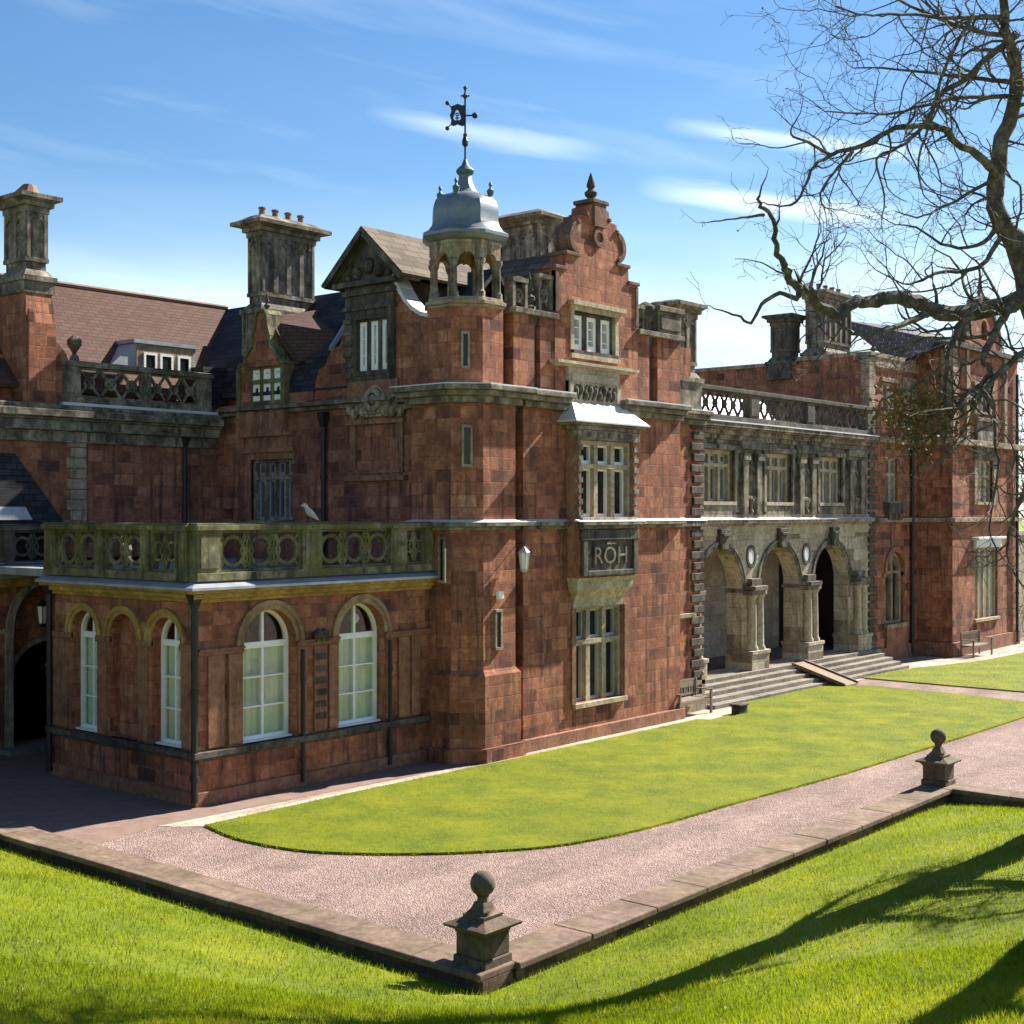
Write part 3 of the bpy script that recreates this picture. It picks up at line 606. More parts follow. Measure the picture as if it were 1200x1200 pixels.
# ---- gable storey
gc = 3.25
half = [(1.70, 8.29), (1.70, 11.23), (1.30, 11.25), (1.28, 11.62), (0.80, 11.64), (0.74, 11.72), (0.98, 11.86), (1.12, 12.05), (1.13, 12.22), (1.02, 12.36), (0.80, 12.42), (0.78, 12.64), (0.47, 12.66), (0.45, 12.90), (0.30, 12.96), (0.18, 13.06)]
outl = [(gc+a, z) for a, z in half] + [(gc-a, z) for a, z in reversed(half)]
mb = MB('v', 0); mb.plate(outl, [rect(2.25, 3.95, 9.38, 10.32)], -0.02, 0.45)
gab = P(mb, 'gable', 'red_sandstone_small', 'shaped front gable with stepped and scrolled edges')
mb = MB('v', 0)          # coping stones that follow the steps
for s in (-1, 1):
    pr = [(gc+s*a, z) for a, z in half]
    for k in (1, 3, 10, 12): 
        q0, q1 = pr[k], pr[k+1]; lo, hi = min(q0[0], q1[0]), max(q0[0], q1[0]); mb.box(lo-0.04, hi+0.04, -0.07, 0.5, q0[1], q0[1]+0.09)
    mb.ring(gc+s*0.77, 12.08, 0.24, 0.40, -0.05, 0.48, -75 if s > 0 else 105, 80 if s > 0 else 255, 12)
mb.box(gc-0.24, gc+0.24, -0.10, 0.5, 12.45, 13.1); mb.box(gc-0.33, gc+0.33, -0.12, 0.5, 13.02, 13.12); mb.ring(gc, 12.2, 0.12, 0.24, -0.08, 0)
for s in (-1, 1): mb.box(min(gc+s*1.70, gc+s*1.58), max(gc+s*1.70, gc+s*1.58), -0.05, 0.1, 10.2, 11.2)
P(mb, 'coping', 'gable_trim', parent=gab, bevel=0.015)
P(MB().lathe([(0.14, 0), (0.14, 0.06), (0.08, 0.1), (0.15, 0.17), (0.16, 0.24), (0.08, 0.31), (0.07, 0.34), (0.11, 0.39), (0.10, 0.46), (0.05, 0.62), (0.015, 0.72)], (gc, 0.2, 13.1), 12), 'finial', 'sooty_stone', parent=gab, smooth=True)
mb = MB('v', 0); mb.box(2.1, 4.15, -0.1, 0.1, 10.32, 10.44); mb.box(2.05, 4.22, -0.2, 0.1, 10.44, 10.55); mb.box(2.12, 2.26, -0.05, 0.1, 9.38, 10.32); mb.box(3.94, 4.08, -0.05, 0.1, 9.38, 10.32); mb.box(2.1, 4.1, -0.1, 0.1, 9.18, 9.29)
P(mb, 'window_surround', 'cream_stone', 'pale hood and jambs of the gable window')
window('v', 0, 2.25, 3.95, 9.38, 10.32, 3, None, 'sooty_stone', 'white_paint', 0.17, 0.08, 0.06, 'white three-light gable window', sashw=0.10, glaze=0.33, sd=0.03)
# flanks of the gable with parapets
mb = MB('v', 0)
mb.box(0.05, 0.80, 0.0, 0.4, 8.28, 10.02); mb.box(0.80, 1.02, 0.2, 0.41, 8.28, 10.02); mb.box(1.02, 1.58, 0.003, 0.4, 8.28, 10.02)
mb.box(4.92, 5.5, 0.003, 0.4, 8.28, 10.02); mb.box(5.5, 5.88, 0.25, 0.41, 8.28, 10.02); mb.box(5.88, 6.95, 0.0, 0.4, 8.28, 10.02)
P(mb, 'wall', 'red_sandstone', 'flanking walls of the gable storey')
pipe(0.91, 0.12, 8.3, 9.8, 0.05); pipe(5.69, 0.15, 8.3, 9.8, 0.05); pipe(0.22, 0.22, 0.2, 7.6, 0.07)
mb = MB('v', 0)
for a0, a1 in ((0.0, 1.6), (4.92, 7.0)): mb.box(a0, a1, -0.12, 0.45, 10.02, 10.15)
P(mb, 'string_course', 'weathered_stone', bevel=0.012)
for a0, a1, zt, st in ((0.08, 0.62, 10.75, 1), (1.02, 1.56, 10.95, 0), (4.98, 5.36, 10.7, 1)):
    b = MB('v', 0); b.box(a0, a1, 0.02, 0.32, zt, zt+0.10); b.box(a0, a0+0.1, 0.04, 0.3, 10.15, zt); b.box(a1-0.1, a1, 0.04, 0.3, 10.15, zt)
    m = (a0+a1)/2; b.ring(m, (10.15+zt)/2, 0.10, 0.17, 0.1, 0.25, n=12); b.bar((a0, 10.17), (a1, zt-0.02), 0.06, 0.12, 0.23); b.bar((a1, 10.17), (a0, zt-0.02), 0.06, 0.121, 0.231)
    if st: b.ring(m, zt+0.0, 0.05, (a1-a0)/2, 0.05, 0.29, 0, 180, 10, 0.5)
    P(b, 'parapet', 'weathered_stone', 'pierced stone parapet piece beside the gable')
for u, z in ((0.80, 10.15), (1.58, 10.15)): finial((u, 0.15, z), 0.95, 'sooty_stone')
P(MB().lathe([(0.12, 0), (0.1, 0.1), (0.06, 0.16), (0.2, 0.36), (0.27, 0.5), (0.24, 0.66), (0.12, 0.76), (0.02, 0.8)], (5.62, 0.2, 10.15), 12), 'urn', 'sooty_stone', smooth=True)
mb = MB('v', 0); mb.box(5.86, 6.95, -0.04, 0.6, 10.15, 10.72); mb.box(5.80, 7.02, -0.12, 0.66, 10.72, 10.86); mb.box(5.95, 6.85, -0.08, 0.1, 10.25, 10.62)
P(mb, 'parapet', 'weathered_stone', 'solid stone parapet block right of the gable', bevel=0.015)
# right return: set-back strip and rusticated quoins
mb = MB('v', 0); mb.box(6.90, 8.25, 0.5, 0.9, 0, 10.0); mb.box(8.25, 8.80, 0.52, 0.9, 0, 8.1)
P(mb, 'wall', 'red_sandstone', 'set-back strip of wall beside the loggia')
mb = MB('v', 0); z = 0.3; k = 0
while z < 7.8: mb.box(8.22 if k % 2 else 8.34, 8.86, 0.44, 0.96, z, z+0.21); z += 0.30; k += 1
P(mb, 'quoins', 'sooty_stone', 'dark rusticated quoins left of the loggia', bevel=0.02)
mb = MB('v', 0); mb.box(7.0, 8.3, 0.34, 0.52, 2.62, 2.72); mb.box(7.0, 8.9, 0.38, 0.6, 0, 0.45)
P(mb, 'string_course', 'buff_stone')
mb = MB('v', 0); mb.box(7.1, 8.9, -0.3, -0.15, 0.72, 0.84); mb.box(7.12, 7.3, -0.29, -0.16, 0, 0.72); mb.box(8.7, 8.88, -0.3, -0.14, 0, 0.95); mb.box(7.3, 8.7, -0.25, -0.2, 0.1, 0.16)
for k in range(6): mb.lathe([(0.06, 0.16), (0.075, 0.25), (0.05, 0.4), (0.075, 0.62), (0.06, 0.72)], (7.5+0.21*k, -0.225, 0), 8)
mb.sphere((8.79, -0.22, 1.02), 0.09)
mb.v = [(x, y+0.72, z) for x, y, z in mb.v]
P(mb, 'balustrade', 'buff_stone', 'short stone balustrade beside the steps')
chimney(7.78, 8.66, 0.62, 1.35, 8.3, 11.35, 0.9, 'weathered_stone', 'banded stone chimney at the right corner of the main front', pots=0, cap=0.26, capt=0.5)
# solid core behind the front, added to keep light out of the block
mb = MB(); mb.raw_box(-0.55, 8.78, 0.62, 9.6, 0, 8.28); mb.raw_box(0.06, 6.9, 0.46, 3.0, 8.28, 9.95); mb.raw_box(-0.55, 8.75, 2.6, 9.6, 8.28, 8.6)
P(mb, 'wall', 'red_sandstone', 'unseen solid core of the main block, added to block light')

# ---- corner turret
mb = MB(); mb.zprism(TUR, 0, 8.0)
mb.zprism(offset_poly(TUR, 0.09), 0, 1.9); mb.zprism(offset_poly(TUR, 0.09), 1.9, 2.02, TUR); mb.zprism(offset_poly(TUR, 0.17), 0, 0.32)
TC = (-0.75, 0.75); OCT = lambda r: [(TC[0]+r*math.cos(math.radians(22.5+45*k)), TC[1]+r*math.sin(math.radians(22.5+45*k))) for k in range(8)]
mb.zprism(OCT(0.90), 8.28, 10.02)
T = P(mb, 'turret', 'red_sandstone', 'corner turret rising to an open belfry')
mb = MB(); mb.zprism(OCT(0.92), 10.02, 10.08); mb.zprism(OCT(0.98), 10.08, 10.16); mb.zprism(OCT(0.90), 10.16, 10.24)
P(mb, 'belfry_floor', 'buff_stone', parent=T, bevel=0.01)
for k in range(8):
    t = math.radians(22.5+45*k); c = (TC[0]+0.76*math.cos(t), TC[1]+0.76*math.sin(t), 10.24)
    P(MB().lathe([(0.12, 0), (0.12, 0.12), (0.085, 0.16), (0.075, 0.7), (0.085, 0.72), (0.12, 0.80), (0.12, 0.86)], c, 10), 'column', 'weathered_stone', parent=T, smooth=True)
mb = MB('m')
for k in range(8):
    t = math.radians(45*k); ed = (-math.cos(t), -math.sin(t)); ex = (-math.sin(t), math.cos(t)); r = 0.775
    mb.base = ((TC[0]+r*math.cos(t), TC[1]+r*math.sin(t)), ex, ed)
    hw = 0.32; mb.prism([(-hw, 11.05), (-0.19, 11.05)] + list(reversed(arc(0, 11.05, 0.19, 0, 180, 10)))[1:-1] + [(0.19, 11.05), (hw, 11.05), (hw, 11.5), (-hw, 11.5)], 0, 0.14)
    mb.bar((-0.03, 11.22), (0.03, 11.4), 0.07, -0.03, 0.02)
mb.zprism(OCT(0.86), 11.42, 11.5)
P(mb, 'arch_ring', 'buff_stone', parent=T)
mb = MB(); mb.lathe([(0.84, 11.5), (0.96, 11.56), (0.99, 11.60), (1.03, 11.63), (1.03, 11.70), (0.90, 11.77), (0.82, 11.88), (0.785, 12.02), (0.79, 12.18), (0.78, 12.32), (0.73, 12.46), (0.63, 12.56), (0.48, 12.62), (0.34, 12.66), (0.24, 12.76), (0.18, 12.90), (0.145, 13.10)], (TC[0], TC[1], 0), 8, math.radians(22.5))
P(mb, 'cupola', 'lead_dark', 'lead ogee dome of the turret', parent=T, smooth=True)
P(MB().lathe([(0.14, 13.08), (0.20, 13.14), (0.21, 13.19), (0.16, 13.25), (0.08, 13.32), (0.035, 13.45)], (TC[0], TC[1], 0), 12), 'cupola_knop', 'copper_green', parent=T, smooth=True)
for k in range(8):
    t = math.radians(22.5+45*k)
    if k % 2: continue
    P(MB().lathe([(0.035, 0), (0.03, 0.1), (0.075, 0.17), (0.085, 0.24), (0.04, 0.28), (0.022, 0.32), (0.045, 0.37), (0.02, 0.43)], (TC[0]+0.60*math.cos(t), TC[1]+0.60*math.sin(t), 12.46), 10), 'finial', 'copper_green', parent=T, smooth=True)
mb = MB(); mb.tube([(TC[0], TC[1], 13.4), (TC[0], TC[1], 15.05)], 0.022, 8)
mb.lathe([(0.02, 13.72), (0.07, 13.78), (0.075, 13.86), (0.045, 13.95), (0.05, 14.02), (0.02, 14.04)], (TC[0], TC[1], 0), 10)
mb.sphere((TC[0], TC[1], 15.06), 0.045, 8); mb.lathe([(0.01, 14.80), (0.05, 14.85), (0.06, 14.89), (0.02, 14.95)], (TC[0], TC[1], 0), 8)
ex = Vector((-0.643, 0.766))
mb.axis = 'm'; mb.base = (TC, ex, (ex.y, -ex.x))
mb.bar((-0.10, 14.88), (0.10, 14.88), 0.03, -0.015, 0.015); mb.bar((-0.2, 14.44), (0, 14.44), 0.03, -0.012, 0.012)
x = TC[0]-0.22*ex.x; y = TC[1]-0.22*ex.y; mb.sphere((x, y, 14.44), 0.07, 8)
cr = [(0.18+0.075*math.sin(a)*(1+0.25*math.cos(3*a)), 14.43+0.12*math.cos(a)*(1+0.15*math.cos(3*a))) for a in [2*math.pi*i/18 for i in range(18)]]
pl = [(0.0, 14.22), (0.07, 14.20), (0.17, 14.24), (0.26, 14.20), (0.33, 14.23), (0.31, 14.33), (0.345, 14.43), (0.31, 14.53), (0.33, 14.64), (0.26, 14.66), (0.17, 14.70), (0.07, 14.66), (0.0, 14.68)]
mb.plate(pl, [cr], -0.02, 0.02)
mb.ring(0.18, 14.46, 0.02, 0.042, -0.015, 0.015, n=10); mb.bar((0.18, 14.32), (0.18, 14.42), 0.03, -0.014, 0.014); mb.bar((0.13, 14.38), (0.23, 14.38), 0.02, -0.013, 0.013)
for a, z in ((0.40, 14.72), (0.40, 14.15)):
    mb.bar((0.31, 14.62 if z > 14.4 else 14.25), (a, z), 0.022, -0.011, 0.011); mb.sphere(mb.pt(a, 0, z), 0.05, 8)
P(mb, 'weathervane', 'cast_iron', 'iron weathervane with a pierced crest', parent=T)
dg = Vector((0.5**0.5, -0.5**0.5))
for c, z0, z1, hw, ax in (((-1.35, 0.15), 6.55, 7.35, 0.07, 'm'), ((-1.6, 0.65), 4.0, 4.9, 0.05, 'u'), ((-0.62, -0.1), 2.50, 3.28, 0.07, 'v'), ((-1.40, 0.15), 8.7, 9.4, 0.05, 'm2')):
    b = MB('m')
    if ax in ('m', 'm2'): b.base = (c, dg, Vector((0.5**0.5, 0.5**0.5)))
    elif ax == 'u': b.base = (c, Vector((0, -1)), Vector((1, 0)))
    else: b.base = (c, Vector((1, 0)), Vector((0, 1)))
    o = 0.0 if ax != 'm2' else 0.05
    b.box(-hw-0.05, -hw, -0.05+o, 0.05+o, z0, z1); b.box(hw, hw+0.05, -0.05+o, 0.05+o, z0, z1); b.box(-hw-0.05, hw+0.05, -0.06+o, 0.05+o, z1, z1+0.06); b.box(-hw-0.05, hw+0.05, -0.07+o, 0.05+o, z0-0.06, z0)
    s_ = P(b, 'slit_window', 'buff_stone', parent=T)
    b.v = []; b.f = []; b.box(-hw, hw, -0.02+o, 0.0+o, z0, z1); b.build('slit_pane', 'window_glass', T)

# ---- side of the main block (faces -u), shaded
SU = -1.0
mb = MB('u', SU); mb.plate(rect(1.6, 9.3, 0, 8.28), [rect(6.34, 7.94, 5.30, 6.84)], 0, 0.4)
P(mb, 'wall', 'red_sandstone', 'shaded side wall above the orangery roof')
window('u', SU, 6.34, 7.94, 5.30, 6.84, 4, 6.38, 'weathered_stone', 'lead', 0.07, 0.07, label='four-light window in the shaded side wall', sashw=0.05)
mb = MB('u', SU); mb.box(6.25, 8.02, -0.05, 0.05, 6.84, 7.02); mb.box(6.15, 8.1, -0.14, 0.05, 7.02, 7.12); mb.box(6.3, 8.0, -0.06, 0.05, 7.12, 7.42); mb.box(6.2, 8.1, -0.15, 0.05, 7.42, 7.52)
mb.box(7.94, 8.06, -0.05, 0.05, 5.3, 6.84)
P(mb, 'window_surround', 'red_trim')
mb = MB('u', SU); mb.box(2.5, 9.2, -0.12, 0.1, 8.0, 8.1); mb.box(2.5, 9.2, -0.26, 0.1, 8.1, 8.2)
P(mb, 'string_course', 'weathered_stone', bevel=0.015)
# blank panel with carving
mb = MB('u', SU); mb.box(2.42, 4.2, -0.05, 0.02, 6.42, 6.5); mb.box(2.3, 4.3, -0.16, 0.05, 6.24, 6.36); mb.box(2.42, 2.62, -0.07, 0.02, 6.5, 7.58); mb.box(4.0, 4.2, -0.07, 0.02, 6.5, 7.58); mb.box(2.35, 4.26, -0.12, 0.02, 7.58, 7.68)
pn = P(mb, 'wall_panel', 'red_trim', 'blank framed panel with carving above')
mb = MB('u', SU); rnd = random.Random(9)
mb.prism(arc(3.3, 7.75, 0.42, 0, 180, 12, 0.75), -0.10, 0.02)
for k in range(13):
    a = 2.45+0.143*k; mb.sphere(mb.pt(a, -0.08, 7.83+0.12*abs(math.sin(k*1.7))), 0.095, 8, 1.4)
mb.ring(3.3, 8.15, 0.16, 0.28, -0.2, 0); mb.sphere(mb.pt(3.3, -0.12, 8.15), 0.13, 10)
P(mb, 'carving', 'buff_stone', parent=pn)
pipe(SU-0.11, 5.08, 4.3, 7.6, 0.06); pipe(-2.3, 9.0, 4.3, 7.2, 0.06)
# wall shoulders either side of the big dormer
mb = MB('u', SU)
sh = [(4.35, 8.2), (5.55, 8.2), (5.5, 8.75), (5.38, 9.0), (5.15, 9.1), (5.05, 9.3), (4.85, 9.5), (4.62, 9.55), (4.55, 9.8), (4.42, 10.05), (4.35, 10.1)]
mb.prism(sh, 0.02, 0.38)
sw = [(1.5, 8.2), (2.8, 8.2), (2.8, 11.0), (2.62, 10.7), (2.45, 10.45), (2.2, 10.2), (1.9, 10.02), (1.5, 9.92)]
mb.prism(sw, 0.02, 0.38)
P(mb, 'wall', 'red_sandstone_small', 'curved red shoulders beside the stone dormer')
mb = MB('u', SU); L = [(2.8, 11.0), (2.62, 10.7), (2.45, 10.45), (2.2, 10.2), (1.9, 10.02), (1.45, 9.92)]
for p, q in zip(L, L[1:]): mb.bar((p[0], p[1]+0.03), (q[0]-0.02, q[1]+0.03), 0.09, -0.04, 0.44)
P(mb, 'coping', 'lead_pale', 'bright curved coping between dormer and turret')
mb = MB('u', SU)
mb.box(2.6, 4.3, -0.05, 0.0, 8.22, 8.62); mb.box(5.6, 6.5, 0.02, 0.3, 8.2, 8.5)
P(mb, 'parapet', 'red_trim')
# big stone dormer
D = MB('u', SU); D.plate(rect(2.72, 4.36, 8.62, 10.98), [rect(2.88, 4.0, 8.85, 10.08)], -0.06, 0.5)
D.box(2.66, 4.42, -0.13, 0.02, 10.30, 10.40); D.box(2.64, 4.44, -0.14, 0.02, 10.66, 10.78); D.box(2.5, 4.62, -0.24, 0.02, 10.86, 10.98)
for k in range(6): D.box(4.1, 4.40, -0.10, 0, 8.7+0.26*k, 8.82+0.26*k)
D.box(2.74, 2.88, -0.12, 0, 8.62, 10.3)
D.prism([(2.4, 10.98), (4.76, 10.98), (3.58, 12.02)], -0.02, 0.4)
D.box(2.75, 2.95, 0.5, 2.0, 8.6, 10.98); D.box(4.13, 4.33, 0.5, 2.0, 8.6, 10.98)
dm = P(D, 'dormer', 'sooty_stone', 'tall stone dormer with a pediment')
mb = MB('u', SU); rk = [(2.28, 10.94), (3.58, 12.14), (4.88, 10.94)]
for p, q in zip(rk, rk[1:]): mb.bar(p, q, 0.14, -0.30, 0.42); 
mb.sphere(mb.pt(3.58, -0.04, 11.34), 0.2, 10); mb.sphere(mb.pt(3.2, -0.04, 11.2), 0.15, 8); mb.sphere(mb.pt(3.95, -0.04, 11.2), 0.15, 8); mb.sphere(mb.pt(2.9, -0.03, 11.1), 0.1, 8); mb.sphere(mb.pt(4.25, -0.03, 11.1), 0.1, 8)
P(mb, 'pediment', 'sooty_stone', parent=dm)
mb = MB('u', SU)
for s in (-1, 1):
    mb.add([mb.pt(3.58, -0.28, 12.18), mb.pt(3.58, 4.0, 12.18), mb.pt(3.58+s*1.36, 4.0, 10.93), mb.pt(3.58+s*1.36, -0.28, 10.93),
            mb.pt(3.58, -0.28, 12.26), mb.pt(3.58, 4.0, 12.26), mb.pt(3.58+s*1.40, 4.0, 10.99), mb.pt(3.58+s*1.40, -0.28, 10.99)],
           [(0, 1, 2, 3), (4, 5, 6, 7), (0, 1, 5, 4), (1, 2, 6, 5), (2, 3, 7, 6), (3, 0, 4, 7)])
P(mb, 'dormer_roof', 'stone_slate', parent=dm)
wn = window('u', SU, 2.88, 4.0, 8.85, 10.08, 3, None, 'sooty_stone', 'white_paint', 0.12, 0.05, 0.02, 'white three-light window of the stone dormer', sashw=0.095, glaze=0.36, sd=0.03)
# small brick gable
mb = MB('u', SU)
gl = [(6.55, 8.2), (6.55, 9.2), (6.62, 9.28), (6.78, 9.3), (6.82, 9.45), (6.95, 9.62), (7.08, 9.7), (7.1, 9.95), (7.2, 10.2), (7.24, 10.5), (7.33, 10.62), (7.57, 10.62), (7.66, 10.5), (7.70, 10.2), (7.8, 9.95), (7.82, 9.7), (7.95, 9.62), (8.08, 9.45), (8.12, 9.3), (8.28, 9.28), (8.35, 9.2), (8.35, 8.2)]
mb.plate(gl, [rect(6.72, 7.98, 8.34, 9.22)], -0.08, 0.35)
sg = P(mb, 'gable', 'red_sandstone_small', 'small curved red gable with a three-light window')
mb = MB('u', SU); up = gl[1:-1]
for p, q in zip(up, up[1:]): mb.bar((p[0], p[1]+0.02), (q[0]+1e-4, q[1]+0.02), 0.08, -0.13, 0.4)
for a in (6.5, 8.25): mb.box(a, a+0.15, -0.14, 0.05, 8.05, 9.2)
P(mb, 'coping', 'mossy_stone', parent=sg)
finial((SU+0.1, 7.45, 10.62), 0.55, 'sooty_stone', sg)
window('u', SU, 6.72, 7.98, 8.34, 9.22, 3, 8.84, 'mossy_stone', 'white_paint', 0.12, 0.06, 0.0, 'small three-light window in the curved gable', sashw=0.09, sd=0.03)
mb = MB('u', SU); mb.box(6.5, 8.4, -0.14, 0.0, 7.52, 8.05); mb.prism([(6.6, 7.42), (8.3, 7.42), (8.38, 7.6), (6.52, 7.6)], -0.18, 0)
P(mb, 'oriel_base', 'red_trim')
# ---- roofs
def slab(pts, th=0.1):
    """sloping roof sheet given by its corner points"""
    b = MB(); n = len(pts); nrm = (Vector(pts[1])-Vector(pts[0])).cross(Vector(pts[2])-Vector(pts[0])).normalized()
    if nrm.z < 0: nrm = -nrm
    lo = [tuple(Vector(p)-nrm*th) for p in pts]
    return b.add(list(pts)+lo, [tuple(range(n)), tuple(range(2*n-1, n-1, -1))] + [(i, (i+1) % n, n+(i+1) % n, n+i) for i in range(n)])
mb = slab([(-0.72, 1.7, 9.35), (1.45, 1.7, 11.42), (1.45, 12.15, 11.42), (-0.85, 10.1, 9.3), (-0.72, 9.3, 9.35)])
mb2 = slab([(-1.0, 2.6, 8.5), (-0.70, 2.6, 9.36), (-0.70, 9.4, 9.36), (-1.0, 9.4, 8.5)]); mb.add(mb2.v, mb2.f)
mb2 = slab([(1.45, 1.7, 11.42), (3.6, 1.7, 9.3), (3.6, 12.15, 9.3), (1.45, 12.15, 11.42)]); mb.add(mb2.v, mb2.f)
mb.raw_box(-1.5, -0.75, 9.3, 10.3, 8.0, 9.32)
P(mb, 'roof', 'dark_slate', 'dark slate slope above the shaded side wall')
mb = MB(); mb.tube([(-0.52, 8.6, 9.64), (1.0, 10.6, 11.08)], 0.06, 6); mb.tube([(-0.6, 5.35, 9.54), (0.45, 5.7, 10.54)], 0.08, 6)
P(mb, 'lead_flashing', 'lead')
mb = slab([(-0.9, 7.45, 10.5), (0.9, 7.45, 10.9), (0.15, 5.75, 10.15), (-0.4, 5.75, 9.62), (-0.9, 6.3, 9.3)])
mb2 = slab([(-0.9, 7.45, 10.5), (0.9, 7.45, 10.9), (0.0, 8.7, 10.05), (-0.9, 8.5, 9.3)]); mb.add(mb2.v, mb2.f)
P(mb, 'roof', 'clay_tiles', 'pink tiled roof of the small curved gable')
mb = slab([(-20, 9.25, 8.45), (-2.2, 9.25, 8.45), (-0.85, 10.07, 9.30), (1.5, 12.15, 11.44), (-20, 12.15, 11.44)])
mb2 = slab([(-20, 12.15, 11.44), (1.5, 12.15, 11.44), (1.5, 15.2, 8.4), (-20, 15.2, 8.4)]); mb.add(mb2.v, mb2.f)
P(mb, 'roof', 'clay_tiles', 'big plain tiled roof of the left wing')
mb = MB(); mb.tube([(-20, 12.15, 11.47), (1.5, 12.15, 11.47)], 0.07, 6); P(mb, 'ridge_tiles', 'pot_clay')
# roof behind the front gable (ridge along v)
mb = slab([(3.25, 0.4, 12.0), (3.25, 8.0, 12.0), (1.3, 8.0, 9.95), (1.3, 0.4, 9.95)]); mb2 = slab([(3.25, 0.4, 12.0), (3.25, 8.0, 12.0), (5.2, 8.0, 9.95), (5.2, 0.4, 9.95)]); mb.add(mb2.v, mb2.f)
P(mb, 'roof', 'stone_slate', 'stone slate roof behind the front gable')
chimney(-0.62, 1.15, 8.0, 8.5, 9.6, 13.3, 1.2, 'weathered_stone', 'broad panelled chimney rising behind the curved gable', pots=4, cap=0.36, capt=0.6)
chimney(7.19, 8.05, 5.0, 6.9, 8.5, 14.35, 3.6, 'weathered_stone', 'broad chimney behind the front gable', pots=0, cap=0.4, capt=0.6)

# ---- left wing (faces -v, set far back)
LV = 9.1
mb = MB('v', LV); mb.box(-20, -1.0, 0, 0.5, 4.4, 8.0); P(mb, 'wall', 'red_sandstone', 'shaded upper wall of the left wing')
mb = MB(); mb.raw_box(-20, -1.0, 9.6, 15, 0, 8.4); P(mb, 'wall', 'red_sandstone')
mb = MB('v', LV); mb.box(-20, -1.3, -0.10, 0.2, 7.15, 7.42); mb.box(-20, -1.27, -0.22, 0.2, 7.42, 7.66); mb.box(-20, -1.26, -0.38, 0.2, 7.72, 7.90); mb.box(-20, -1.25, -0.28, 0.2, 7.66, 7.72); mb.box(-20, -1.26, -0.30, 0.2, 7.90, 8.02)
P(mb, 'cornice', 'weathered_stone', 'heavy stained cornice of the left wing', bevel=0.02)
balustrade('v', LV+0.02, 8.1, 9.12, [(-5.72, -5.25), (-3.45, -3.25), (-1.75, -1.4)], [(-5.25, -3.45), (-3.25, -1.75)], 'weathered_stone', 1, 'stone balustrade along the eaves of the left wing')
P(MB('v', LV).box(-5.8, -1.3, -0.16, 0.3, 8.02, 8.10), 'flashing', 'lead_pale')
P(MB().lathe([(0.12, 0), (0.1, 0.1), (0.05, 0.16), (0.06, 0.22), (0.17, 0.38), (0.17, 0.5), (0.06, 0.6)], (-5.35, LV+0.1, 9.12), 10), 'urn', 'sooty_stone', smooth=True)
B0 = [(-6.74, 8.98), (-5.97, 8.98), (-5.97, 10.6), (-6.74, 10.6)]; mb = MB(); mb.zprism(B0, 7.9, 9.9); mb.zprism(B0, 9.9, 10.8, [(-6.66, 9.12), (-6.04, 9.12), (-6.04, 10.25), (-6.66, 10.25)]); mb.raw_box(-6.70, -6.56, 8.92, 8.98, 7.9, 10.2); mb.raw_box(-12, -6.74, 9.9, 10.4, 7.9, 9.2)
mb.axis, mb.base = 'v', 9.0; mb.prism([(-5.97, 8.0), (-5.5, 8.0), (-5.5, 8.9), (-5.62, 9.25), (-5.85, 9.5), (-5.97, 9.55)], 0.1, 0.6)
P(mb, 'chimney_breast', 'red_sandstone_small', 'red chimney breast at the far left')
chimney(-6.60, -6.10, 9.2, 10.1, 10.6, 12.95, 0.4, 'weathered_stone', 'tall narrow chimney at the far left', pots=0, cap=0.28, capt=0.45)
P(MB().zprism(arc(-6.35, 9.65, 0.36, 0, 360, 12)[:-1], 12.93, 13.22, arc(-6.3, 9.6, 0.14, 0, 360, 12)[:-1]), 'chimney_pot', 'pot_clay')
mb = MB('v', LV); z = 5.3; k = 0
while z < 7.1: mb.box(-5.62 if k % 2 else -5.52, -5.10, -0.04, 0.05, z, z+0.235); z += 0.25; k += 1
P(mb, 'quoins', 'buff_stone', 'pale quoins on the left wing', bevel=0.012)
# roof dormer with lead sides
mb = MB(); mb.add([(-4.1, 9.9, 9.0), (-1.3, 9.9, 9.0), (-1.3, 9.9, 9.82), (-3.2, 9.9, 9.82), (-4.1, 10.4, 9.0), (-1.3, 10.8, 9.0), (-1.3, 10.8, 9.82), (-3.2, 10.8, 9.82)], [(0, 1, 2, 3), (4, 5, 6, 7), (0, 1, 5, 4), (1, 2, 6, 5), (2, 3, 7, 6), (3, 0, 4, 7)])
mb.raw_box(-3.25, -1.2, 9.82, 11.0, 9.82, 9.92)
ld = P(mb, 'dormer', 'lead', 'low lead-clad roof dormer with three small windows')
b = MB('v', 9.9); b.box(-3.15, -1.4, -0.04, 0.0, 9.0, 9.78); P(b, 'dormer_front', 'buff_stone', parent=ld)
for a in (-2.95, -2.45, -1.9):
    b = MB('v', 9.86); b.box(a, a+0.06, -0.03, 0, 9.1, 9.6); b.box(a+0.34, a+0.40, -0.03, 0, 9.1, 9.6); b.box(a+0.06, a+0.34, -0.03, 0, 9.54, 9.6); b.box(a+0.06, a+0.34, -0.03, 0, 9.1, 9.16)
    P(b, 'sash', 'white_paint', parent=ld); P(MB('v', 9.86).box(a+0.06, a+0.34, -0.012, 0, 9.16, 9.54), 'pane', 'window_glass', parent=ld)
